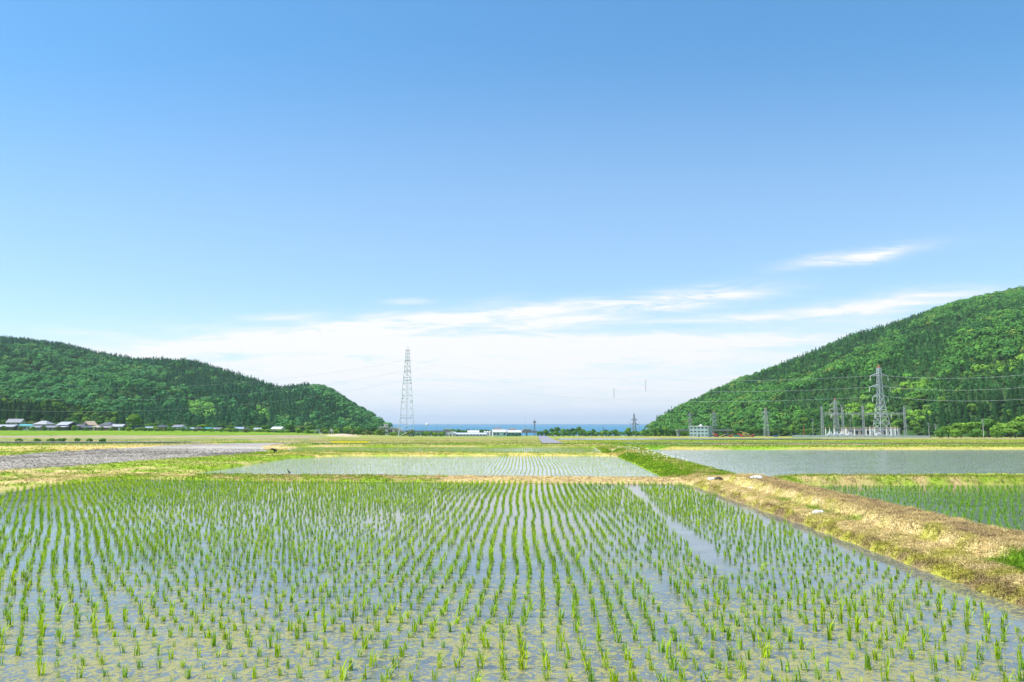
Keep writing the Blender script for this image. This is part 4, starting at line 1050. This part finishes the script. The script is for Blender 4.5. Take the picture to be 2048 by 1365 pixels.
house(391, 404, 854.5, YV + 40, 'dark grey house between the blue sheds', C_DK, RD, 'gable', 8, 8, 1)
house(405, 421, 858.5, YV + 20, 'low shed with turquoise roof', C_BR, (.05, .42, .52), 'shed', 2, 6, wins=2, name='shed', cat='shed')
house(421, 429, 858, YV + 22, 'small light blue hut', (.35, .50, .62), (.40, .55, .66), 'cross', 0, 5, wins=1, name='hut', cat='hut')
house(428, 446, 855.5, YV + 34, 'low house with brown front and dark slate roof', (.20, .15, .13), (.16, .17, .20), 'gable', -5, 8, 1)
house(468, 488, 854.5, YV + 60, 'blue grey roofed house among bushes', (.42, .42, .44), (.26, .32, .42), 'gable', 10, 8, 1)
house(486, 500, 856.5, YV + 66, 'dark roofed house right of the blue grey one', C_BR, RD, 'gable', -6, 8, 1)
house(509, 523, 856, YV + 90, 'small pale roofed house below the cut in the hillside', C_LT, RL, 'gable', 4, 7, 1)
house(546, 567, 854, YV + 95, 'white storehouse with pale roof left of the tree clump', C_WH, (.55, .57, .58), 'gable', -6, 9, 1, name='storehouse', cat='storehouse')
house(627, 651, 860, YV + 150, 'long flat white building among low bushes', C_WH, RL, 'flat', 0, 8, wins=5, name='building', cat='building')
house(658, 666, 859, YV + 150, 'tiny white hut right of the flat white building', C_WH, C_WH, 'cross', 5, 5, wins=1, name='hut', cat='hut')
house(757, 777, 853, 760, 'cream concrete building at the tip of the left hill', (.62, .56, .50), (.55, .50, .46), 'flat', 8, 9, 2, name='building', cat='building', wins=4)
house(768, 776, 849, 764, 'cream roof tower on the concrete building', (.62, .56, .50), (.55, .50, .46), 'flat', 8, 4, 1, wins=1, door=False, ybase=853.2, name='roof_tower', cat='tower')
house(777, 801, 856, 770, 'low tan building left of the tall pylon foot', (.60, .50, .42), (.52, .46, .40), 'flat', 0, 9, 1, name='building', cat='building', wins=5)
# centre sheds
house(893, 914, 864, 700, 'low white glasshouse end with rounded roof', C_WH, (.50, .53, .58), 'barrel', 0, 20, wins=3, name='greenhouse', cat='greenhouse')
house(912, 975, 866, 700, 'long low glasshouse with grey white roof', (.55, .60, .66), (.42, .47, .53), 'gable', -2, 12, wins=9, name='greenhouse', cat='greenhouse', door=False)
house(935, 958, 861, 735, 'white roofed shed behind the long glasshouse', C_WH, (.46, .47, .49), 'gable', 8, 10, name='shed', cat='shed')
for i, px in enumerate((970, 975, 980)):
    p = at(px, 862.5, 712); zb = gz(p[0], 712); h = p[2] - zb; t = thing('storage_tank', ('left', 'middle', 'right')[i] + ' of three small white round topped tanks', 'tank', (p[0], 712, zb), 0, 'white tanks')
    b = MB(); b.lathe([(1.1, 0), (1.1, h - 1)], n=12); b.build('tank_body', M_WHITE, t); b = MB(); b.lathe([(1.15, h - 1), (.95, h - .4), (.1, h)], n=12); b.build('tank_lid', M_WHITE, t)
house(984, 1012, 859.5, 690, 'pale blue warehouse with white roof, left of two', (.58, .64, .70), (.46, .46, .47), 'gable', 6, 14, wins=4, name='warehouse', cat='warehouse', doorcol=M_WHITE)
house(988, 1003, 856.5, 700, 'dark raised roof vent of the left warehouse', (.35, .32, .32), (.22, .20, .20), 'gable', 6, 6, wins=3, door=False, ybase=861, name='roof_lantern', cat='roof vent')
house(1014, 1042, 860.5, 690, 'green fronted warehouse with white roof, right of two', (.16, .30, .27), (.46, .45, .44), 'gable', 6, 14, wins=4, name='warehouse', cat='warehouse')
house(1018, 1032, 857, 700, 'dark raised roof vent of the right warehouse', (.35, .32, .32), (.22, .20, .20), 'gable', 6, 6, wins=3, door=False, ybase=862, name='roof_lantern', cat='roof vent')
house(1045, 1062, 858, 830, 'white flat roofed block right of the warehouses', C_WH, (.62, .60, .60), 'flat', 5, 8, wins=4, name='building', cat='building', ybase=864)
house(887, 905, 858, 850, 'pale flat roofed block on the shore behind the glasshouse', C_WH, (.60, .60, .60), 'flat', 0, 8, wins=4, name='building', cat='building', ybase=864)
# green building
t = house(1382, 1421, 852.5, 560, 'pale green three storey office with a flat roof by the right hill', (.30, .46, .42), (.55, .60, .58), 'flat', -28, 11, 3, name='office_building', cat='office building', wins=5)
b = MB(); hwg = 39 * 560 / F / 2 * .94
for s in range(3): b.box(-hwg - .06, -hwg + .01, -4.4, 4.4, 1.0 + s * 2.1, 2.0 + s * 2.1)
b.build('window_band', M_GLASS, t)
p = at(1397, 848, 560); b = MB(); b.lathe([(.9, 7.6), (1.1, 8.2), (.7, 8.9), (.1, 9.1)], n=12); b.build('roof_tank', M_WHITE, t)
# viaduct along the shore
def viaduct(px0, px1, Y, ytop, label, hgt=1.6):
    a_ = at(px0, ytop, Y); c_ = at(px1, ytop, Y); t = thing('viaduct', label, 'viaduct', (a_[0], Y, a_[2])); L = c_[0] - a_[0]; zb = min(gz(a_[0], Y), gz(c_[0], Y)) - 1 - a_[2]
    b = MB(); b.box(0, L, 0, 8, -hgt, -.5); b.build('deck', M_STEELD, t); b = MB(); b.box(0, L, -.2, -.003, -hgt * .9, 0); b.build('parapet', paint('dark_concrete', (.20, .21, .22), .9), t)
    k = 0.0
    while k < L: b = MB(); b.box(k + .6, k + 2.0, 1, 7, zb, -hgt - .003); b.build('pier', paint('dark_concrete', (.20, .21, .22), .9), t); k += max(12, L / 24)
viaduct(780, 1075, 800, 861.5, 'long grey elevated road running behind the sheds before the sea', 2.4)
viaduct(1355, 1384, 620, 859, 'short dark elevated road left of the green office')
viaduct(1424, 1466, 640, 859, 'short dark elevated road right of the green office')


# ---------------------------------------------------------------- machines beside the office
def excavator(px, ytop, Y, label, colr, wpx, rz):
    p = at(px, ytop, Y); zb = gz(p[0], Y); s = wpx * Y / F / 7.0; t = thing('excavator', label, 'excavator', (p[0], Y, zb), R(rz)); t.scale = (s,) * 3
    mc = paint('machine_%.2f_%.2f_%.2f' % colr, colr, .45)
    for y in (-1.2, .8):
        b = MB(); b.prism([(-1.9, .15), (-1.5, 0), (1.5, 0), (1.9, .15), (1.9, .65), (1.5, .85), (-1.5, .85), (-1.9, .65)], y, y + .5); b.build('track', M_DARK, t)
    b = MB(); b.box(-1.9, 1.1, -1.1, 1.1, .95, 1.9); b.build('body', mc, t)
    b = MB(); b.prism([(.1, 1.9), (1.5, 1.9), (1.5, 2.7), (1.1, 3.1), (.1, 3.1)], -1.1, -.1); c_ = b.build('cab', mc, t); b = MB(); b.box(.3, 1.3, -1.14, -1.105, 2.1, 2.8); b.build('window', M_GLASS, c_)
    b = MB(); b.bar((1.1, .3, 1.6), (2.9, .3, 3.6), .4, .32); b.build('boom', mc, t); b = MB(); b.bar((2.9, .3, 3.6), (4.3, .3, 2.0), .3, .22); b.build('stick', mc, t)
    b = MB(); b.prism([(3.9, 1.9), (4.6, 2.0), (4.9, 1.2), (4.2, .9), (3.8, 1.3)], -.1, .7); b.build('bucket', M_DARK, t)
    return t
RDC = (.60, .07, .03); YLC = (.42, .36, .10)
excavator(1433, 863, 540, 'red excavator just right of the green office', RDC, 15, 200)
excavator(1461, 863, 545, 'red excavator standing alone before the dark elevated road', RDC, 11, 10)
excavator(1482, 864, 540, 'red excavator below the yellow crane boom', RDC, 14, 170)
excavator(1504, 863, 545, 'rightmost red machine of the row, with white bucket side', RDC, 11, 20)
excavator(1445, 866, 530, 'pale yellow excavator between two red ones', YLC, 12, 0)
p = at(1492, 864, 555); zb = gz(p[0], 555); t = thing('crane', 'yellow crane with a long lowered boom above the red machines', 'crane', (p[0], 555, zb), R(0))
b = MB(); b.box(-2.5, 2.5, -1.1, 1.1, .6, 1.6); b.build('chassis', paint('machine_yellow', YLC), t)
for x in (-1.8, 0, 1.8):
    b = MB(); b.lathe([(.55, -1.3), (.55, 1.3)], n=12); o = b.build('wheel', M_DARK, t, loc=(x, 0, .55)); o.rotation_euler = (R(90), 0, 0)
b = MB(); b.box(-2.4, -1, -1, 1, 1.6, 2.8); b.build('cab', paint('machine_yellow', YLC), t)
b = MB(); b.bar((2, 0, 2), (-4.5, 0, 4.0), .5, .3); b.build('boom', paint('machine_yellow', YLC), t)
for (px, w, colr, lab) in ((1473, 12, (.10, .32, .22), 'flat green skip in front of the red machines'), (1551, 10, (.06, .20, .36), 'low blue covered skip at the foot of the orange tipped pylon')):
    p = at(px, 869, 530); zb = gz(p[0], 530); hw = w * 530 / F / 2; t = thing('skip', lab, 'skip', (p[0], 530, zb))
    b = MB(); b.prism([(-hw * .8, 0), (hw * .8, 0), (hw, 1.3), (-hw, 1.3)], -1, 1); b.build('tub', paint('skip_%.2f' % colr[0], colr), t); b = MB(); b.box(-hw - .08, hw + .08, -1.08, 1.08, 1.303, 1.42); b.build('rim', M_DARK, t)

# ---------------------------------------------------------------- trees and bushes one can tell apart
tree_px(268, 825, 37, 560, 'round', 'light', 'big round bright green tree standing alone behind the village', var=1)
tree_px(256, 853, 12, 535, 'bush', 'olive', 'reddish green bush right of the brown barn')
TL = [(10, 838, 16, 'round', 'green'), (62, 840, 30, 'round', 'olive'), (118, 842, 20, 'round', 'green'), (112, 850, 10, 'bush', 'light'), (140, 838, 22, 'round', 'dark'), (190, 838, 30, 'round', 'green'), (165, 844, 16, 'round', 'olive'), (217, 840, 22, 'round', 'green'),
      (262, 848, 18, 'round', 'green'), (281, 847, 18, 'round', 'dark'), (304, 846, 30, 'round', 'green'), (340, 852, 12, 'bush', 'green'), (358, 856, 13, 'bush', 'light'), (344, 846, 20, 'round', 'green'),
      (386, 850, 22, 'round', 'green'), (404, 848, 22, 'round', 'light'), (440, 849, 24, 'round', 'dark'), (455, 856, 22, 'bush', 'light'), (462, 850, 18, 'round', 'green'), (505, 851, 26, 'round', 'green'), (530, 850, 22, 'round', 'green'), (538, 858, 12, 'bush', 'light'), (554, 858, 16, 'bush', 'light'),
      (580, 846, 30, 'round', 'green'), (600, 850, 26, 'round', 'olive'), (620, 850, 24, 'round', 'green'), (645, 852, 24, 'round', 'dark'), (670, 853, 24, 'round', 'green'), (695, 852, 22, 'round', 'light'), (718, 853, 22, 'round', 'green'), (742, 852, 24, 'round', 'dark'), (765, 860, 12, 'bush', 'green')]
for i, (px, yt, w, kd, tn) in enumerate(TL):
    Yt = 560 if px < 470 else 640 if px < 560 else 690
    if kd == 'round': Yt += 22
    tree_px(px, yt, w * 1.15, Yt, kd, tn, {'round': 'leafy tree', 'bush': 'low green bush'}[kd] + ' growing among the village houses', {'round': 'trees among the village houses', 'bush': 'bushes among the village houses'}[kd])
rr_ = random.Random(5)
for i in range(34):
    px = 255 + i * 15.5 + rr_.uniform(-5, 5); Yb = 505 if px < 500 else 600
    tree_px(px, (859.5 if px < 450 else 857.5) + rr_.uniform(-2.5, 2.5), rr_.uniform(12, 20) * (1 if px < 450 else 1.35), Yb, 'bush', rr_.choice(('light', 'green', 'light', 'olive')), 'low bright bush in the line in front of the village', 'line of low bushes in front of the village', hmin=2.6)
for i, (px, yt, w) in enumerate(((8, 855, 10), (42, 856, 9), (66, 855, 11), (90, 856, 9), (117, 855, 11), (149, 854, 12), (172, 857, 8), (203, 856, 10), (222, 858, 8), (246, 857, 9), (286, 856, 12), (312, 855, 12), (338, 857, 10))):
    tree_px(px, yt - 3, w * 1.3, 520, 'bush', ('green', 'olive', 'light')[i % 3], 'low garden bush standing before the house fronts', 'garden bushes before the houses', hmin=2.2)
CT = [(1092, 858, 15), (1104, 856, 16), (1115, 853, 17), (1126, 856, 16), (1136, 857, 15), (1146, 854, 17), (1157, 852, 19), (1166, 856, 15), (1187, 857, 13), (1212, 857, 12), (1232, 858, 12), (1257, 854, 16), (1270, 859, 14), (1288, 858, 14)]
for i, (px, yt, w) in enumerate(CT):
    tree_px(px, yt, w, 700, 'round', ('green', 'dark', 'green', 'light')[i % 4], 'round green tree in the row against the sea between road and right hill', 'row of trees against the sea')
for i in range(30):
    px = 1078 + i * 11.5 + rr_.uniform(-3, 3); tree_px(px, 861.5 + rr_.uniform(-2, 2), rr_.uniform(15, 22), 680, 'bush', rr_.choice(('light', 'green', 'green')), 'low bush filling the shore hedge right of the road', 'shore hedge right of the road')
for i in range(16):
    px = 905 + i * 5.5 + rr_.uniform(-2, 2); tree_px(px, 859 + rr_.uniform(-1, 1), rr_.uniform(9, 13), 790, 'bush', 'green', 'green treetop in the coastal windbreak behind the glasshouses', 'coastal windbreak behind the glasshouses')
for i in range(20):
    px = 782 + i * 5.6 + rr_.uniform(-2, 2)
    if 812 < px < 832: continue
    tree_px(px, 864.5 + rr_.uniform(-2, 1.5), rr_.uniform(10, 16), 640, 'bush', rr_.choice(('light', 'green')), 'low shrub near the foot of the tall pylon', 'shrubs near the tall pylon')
tree_px(822, 858, 22, 545, 'bush', 'olive', 'brownish bush overgrowing the foot of the tall pylon')
for i in range(26):
    px = 1295 + i * 12.5 + rr_.uniform(-3, 3)
    if 1375 < px < 1425: continue
    tree_px(px, 856 + rr_.uniform(-4, 5), rr_.uniform(16, 24), 660, 'round', rr_.choice(('light', 'green', 'dark')), 'leafy tree along the foot of the right hill before the substation', 'trees along the right hill foot')
RS = [(1895, 848, 34, 'light'), (1920, 843, 34, 'light'), (1945, 838, 38, 'light'), (1975, 835, 36, 'green'), (2000, 842, 34, 'light'), (2028, 838, 40, 'light'), (2050, 828, 44, 'light'), (1880, 856, 22, 'green'), (1990, 852, 26, 'light'), (1955, 855, 26, 'green'), (2020, 855, 30, 'light'), (1910, 858, 24, 'light')]
for i, (px, yt, w, tn) in enumerate(RS):
    tree_px(px, yt, w * 1.2, 425 if yt < 850 else 405, 'bush' if w < 30 else 'round', tn, ('big' if w > 30 else 'low') + ' bright green shrub in the thicket at the right edge', 'thicket at the right edge')
for i, (px, yt) in enumerate(((38, 880.5), (74, 880.5), (103, 881), (118, 880.5), (126, 880.5), (155, 881), (180, 881.5), (205, 882))):
    p = gpt(px, yt + 2.6); tree(p[0], p[1], .9, 2.0, 'bush', 'green', 'small dark tuft of weeds in the far left fields', 'weed tufts in the far left fields')
# mound of earth
def mound(px, ybase, wpx, hpx, label):
    X0, Y0 = gpt(px, ybase); w = wpx * Y0 / F / 2; h = hpx * Y0 / F; a, t_ = np.meshgrid(np.linspace(0, 2 * math.pi, 49)[:-1], np.linspace(0, 1, 12))
    x = np.cos(a) * t_ * w; y = np.sin(a) * t_ * w * .8; z = h * (1 - t_ ** 2) ** 1.3 * (.8 + .4 * fbm(x * .15 + 9, y * .15, 3)) + G(X0 + x, Y0 + y) - .1
    k = (np.arange(11)[:, None] * 48 + np.arange(48)[None, :]); k2 = np.arange(11)[:, None] * 48 + (np.arange(48)[None, :] + 1) % 48
    me = np_mesh('mound', np.stack([(X0 + x).ravel(), (Y0 + y).ravel(), z.ravel()], 1), np.stack([k.ravel(), k2.ravel(), k2.ravel() + 48, k.ravel() + 48], 1), np.tile(np.array((.44, .36, .25)), (x.size, 1)), True)
    o = link('earth_mound', me, M_GROUND, label=label, cat='mound')
mound(685, 873, 76, 6, 'low pale mound of bare earth left of the tall pylon')

# ---------------------------------------------------------------- things lying on the banks
def lump(name, cat, label, x, y, sx_, sy_, sz_, mat, seed, flat=.5):
    import bmesh
    bm = bmesh.new(); bmesh.ops.create_icosphere(bm, subdivisions=3, radius=1); g = random.Random(seed)
    for v in bm.verts:
        c = v.co; k = .75 + .5 * float(fbm(np.array([c.x * 1.6 + seed]), np.array([c.y * 1.6 + c.z * 1.3]), seed)[0]) + .12 * math.sin(c.x * 7 + seed) * math.cos(c.y * 9)
        v.co = Vector((c.x * k * sx_, c.y * k * sy_, (c.z * k if c.z > 0 else c.z * .3) * sz_))
    me = bpy.data.meshes.new(name); bm.to_mesh(me); bm.free()
    z = float(SURF(np.array([x]), np.array([y]))[0]); return link(name, me, mat, label=label, cat=cat, loc=(x, y, z + .02))
M_SACK = paint('white_sack_cloth', (.58, .57, .52), .6, .08, 8)
x, y = onz(1514, 972, .35); lump('plastic_bag', 'bag', 'white plastic bag lying at the far end of the straw bank', x, y, .30, .2, .15, M_SACK, 3)
x, y = onz(1503, 979, .35); lump('plastic_bag', 'bag', 'small white scrap of plastic left of the white bag', x, y, .14, .1, .08, M_SACK, 5)
x, y = onz(1637, 1031, .27); lump('sandbag', 'sandbag', 'white stone like sandbag on the grassy path halfway along the bank', x, y, .20, .14, .12, M_SACK, 4)
x, y = onz(1423, 964, .26); lump('sandbag', 'sandbag', 'white end of a bundle at the corner of the banks', x, y, .22, .18, .14, M_SACK, 6)
lump('dark_bundle', 'bundle', 'dark brown bundle beside the white one at the corner of the banks', x + .38, y - .1, .24, .2, .15, paint('dark_brown_cloth', (.05, .035, .03), .8), 7)
# small stand with a dark sagging cover on the green corner by the gravel
x, y = onz(549, 906, .3); z = float(SURF(np.array([x]), np.array([y]))[0])
t = thing('wooden_stand', 'low wooden stand with a dark sagging sack on the green corner by the bare field', 'stand', (x, y, z), R(10)); t.scale = (.75,) * 3
b = MB(); b.bar((0, 0, -.2), (0, 0, .55), .09); b.bar((-.55, 0, .62), (.55, 0, .5), .06); b.build('post', M_TRUNK, t)
b = MB(); b.prism([(-.5, .6), (-.32, .78), (.1, .66), (.42, .52), (.22, .28), (-.05, .34), (-.25, .5)], -.12, .12); b.build('sack', paint('dark_green_cloth', (.05, .06, .04), .9), t)
b = MB(); b.prism([(-.62, .62), (-.5, .82), (-.36, .74), (-.42, .56)], -.14, .14); b.build('cap', paint('orange_cloth', (.50, .20, .08), .8), t)
# crow at the edge of the middle paddy
x, y = onz(578, 950.5, .12); z = float(SURF(np.array([x]), np.array([y]))[0])
import bmesh
bm = bmesh.new(); pts = [((-.14, 0, .10), .015), ((-.08, 0, .15), .045), ((0, 0, .20), .07), ((.07, 0, .26), .055), ((.10, 0, .33), .033), ((.12, 0, .37), .036), ((.19, 0, .36), .008)]
ring = []
for (c_, r_) in pts:
    ring.append([bm.verts.new((c_[0] + r_ * math.sin(q) * .3, r_ * math.cos(q), c_[2] + r_ * math.sin(q))) for q in [k * math.pi / 5 for k in range(10)]])
for i in range(len(ring) - 1):
    for k in range(10): bm.faces.new((ring[i][k], ring[i][(k + 1) % 10], ring[i + 1][(k + 1) % 10], ring[i + 1][k]))
bm.faces.new(ring[0]); bm.faces.new(ring[-1][::-1])
for s in (-1, 1):
    vs = [bm.verts.new(p_) for p_ in ((.0, s * .03, .16), (.012, s * .03, .16), (.012, s * .03, 0), (.0, s * .03, 0), (.0, s * .042, .16), (.012, s * .042, .16), (.012, s * .042, 0), (.0, s * .042, 0))]
    for f_ in ((0, 1, 2, 3), (5, 4, 7, 6), (0, 4, 5, 1), (3, 2, 6, 7), (0, 3, 7, 4), (1, 5, 6, 2)): bm.faces.new([vs[q] for q in f_])
    w_ = [bm.verts.new(p_) for p_ in ((.06, s * .06, .27), (-.02, s * .075, .22), (-.17, s * .03, .10), (.02, s * .06, .17))]; bm.faces.new(w_)
me = bpy.data.meshes.new('crow'); bm.to_mesh(me); bm.free()
o = link('crow', me, paint('black_feather', (.015, .015, .018), .5), label='small black crow standing at the edge of the middle paddy', cat='bird', loc=(x, y, z)); o.scale = (.85, .85, .85); o.rotation_euler = (0, 0, R(160))
for (px, py) in ((1075.5, 871), (1110, 877)):
    X0, Y0 = gpt(px, py); t = thing('road_marker', ('orange marker post at the far end of the road' if px < 1100 else 'cream board at the right side of the far road'), 'marker', (X0, Y0, gz(X0, Y0)))
    b = MB(); b.box(-.08, .08, -.08, .08, 0, 1.3); b.build('post', paint('orange_paint', (.6, .25, .08)) if px < 1100 else M_SACK, t); b = MB(); b.box(-.5, .5, -.14, -.083, .6, 1.5); b.build('board', paint('orange_paint', (.6, .25, .08)) if px < 1100 else M_SACK, t)

# ---------------------------------------------------------------- labels that single each repeat out
LM = [(15, 'the long brown shed'), (52, 'the teal roofed shed'), (88, 'the hipped roof house'), (135, 'the dark timber house'), (180, 'the peach gable'), (218, 'the dark farmhouse'),
      (240, 'the brown barn'), (268, 'the lone round tree'), (300, 'the white walled low house'), (325, 'the black tiled house'), (360, 'the white gabled house'), (398, 'the blue sheds'), (437, 'the slate roofed house'),
      (477, 'the blue grey roofed house'), (516, 'the pale roofed house'), (557, 'the white storehouse'), (600, 'the gap right of the storehouse'), (640, 'the flat white building'), (685, 'the earth mound'), (730, 'the gap left of the cream building'),
      (767, 'the cream concrete building'), (789, 'the low tan building'), (815, 'the tall pylon'), (855, 'the radar ball'), (905, 'the round roofed glasshouse'), (945, 'the long glasshouse'), (998, 'the blue warehouse'), (1028, 'the green warehouse'),
      (1082, 'the far road'), (1125, 'the shore trees'), (1160, 'the tallest shore tree'), (1206, 'the dark sign pole'), (1240, 'the gap left of the shore pylon'), (1268, 'the shore pylon'), (1310, 'the tip of the right hill'), (1365, 'the dark elevated road'), (1401, 'the green office'),
      (1428, 'the grey pylon'), (1461, 'the lone red excavator'), (1492, 'the yellow crane'), (1531, 'the orange tipped pylon'), (1575, 'the gap left of the fence'), (1607, 'the red pole'), (1643, 'the first gantry column'), (1684, 'the second gantry column'), (1725, 'the third gantry column'),
      (1757, 'the large red tipped pylon'), (1808, 'the last gantry column'), (1863, 'the pair of utility poles'), (1900, 'the left end of the thicket'), (1965, 'the tall utility pole'), (2040, 'the right edge of the photo')]
ORD = ['first', 'second', 'third', 'fourth', 'fifth', 'sixth', 'seventh', 'eighth', 'ninth', 'tenth', 'eleventh', 'twelfth', 'thirteenth', 'fourteenth', 'fifteenth', 'sixteenth', 'seventeenth', 'eighteenth', 'nineteenth', 'twentieth']
PL = {'leafy tree at the foot of the left hill': 'leafy foot-of-hill tree', 'leafy tree at the foot of the right hill': 'leafy foot-of-hill tree', 'dark conifer at the foot of the left hill': 'dark conifer', 'dark conifer at the foot of the right hill': 'dark conifer'}
bylab = {}
for o in list(COL.objects):
    if o.parent is None and 'label' in o and 'group' in o and not o.get('kind'): bylab.setdefault(o['label'], []).append(o)
for lab, os_ in bylab.items():
    if len(os_) < 2 or 'rice' in lab: continue
    tw = {}
    for o in os_:
        px = float(proj(np.array([o.location.x]), np.array([o.location.y]), np.array([o.location.z]))[0][0]); lm = min(LM, key=lambda q: abs(q[0] - px)); tw.setdefault(lm[1], []).append((px, o))
    for lm, l_ in tw.items():
        l_.sort(key=lambda q: q[0]); base = PL.get(lab) or ' '.join(lab.split()[:4]) if lab not in PL else PL[lab]
        w_ = lab.split(); stop = next((i for i, q in enumerate(w_) if q in ('in', 'at', 'near', 'growing', 'filling', 'along', 'against')), 5); base = PL.get(lab, ' '.join(w_[:stop]))
        for i, (px, o) in enumerate(l_):
            o['label'] = (base + ' nearest to ' + lm) if len(l_) == 1 else (ORD[min(i, 19)] + ' ' + base + ' from the left by ' + lm)

# ---------------------------------------------------------------- sea air
m, n = new_mat('sea_haze')
pv = n.node('ShaderNodeVolumePrincipled', {'Color': (.80, .90, 1.0, 1), 'Density': HAZE, 'Anisotropy': .2})
n.node('ShaderNodeOutputMaterial', {'Volume': pv.outputs[0]})
if HAZE > 0:
    b = MB(); b.box(-71000, 71000, -80, 41000, -36, 330); b.build('haze', m, kind='stuff', label='thin sea haze over the valley')
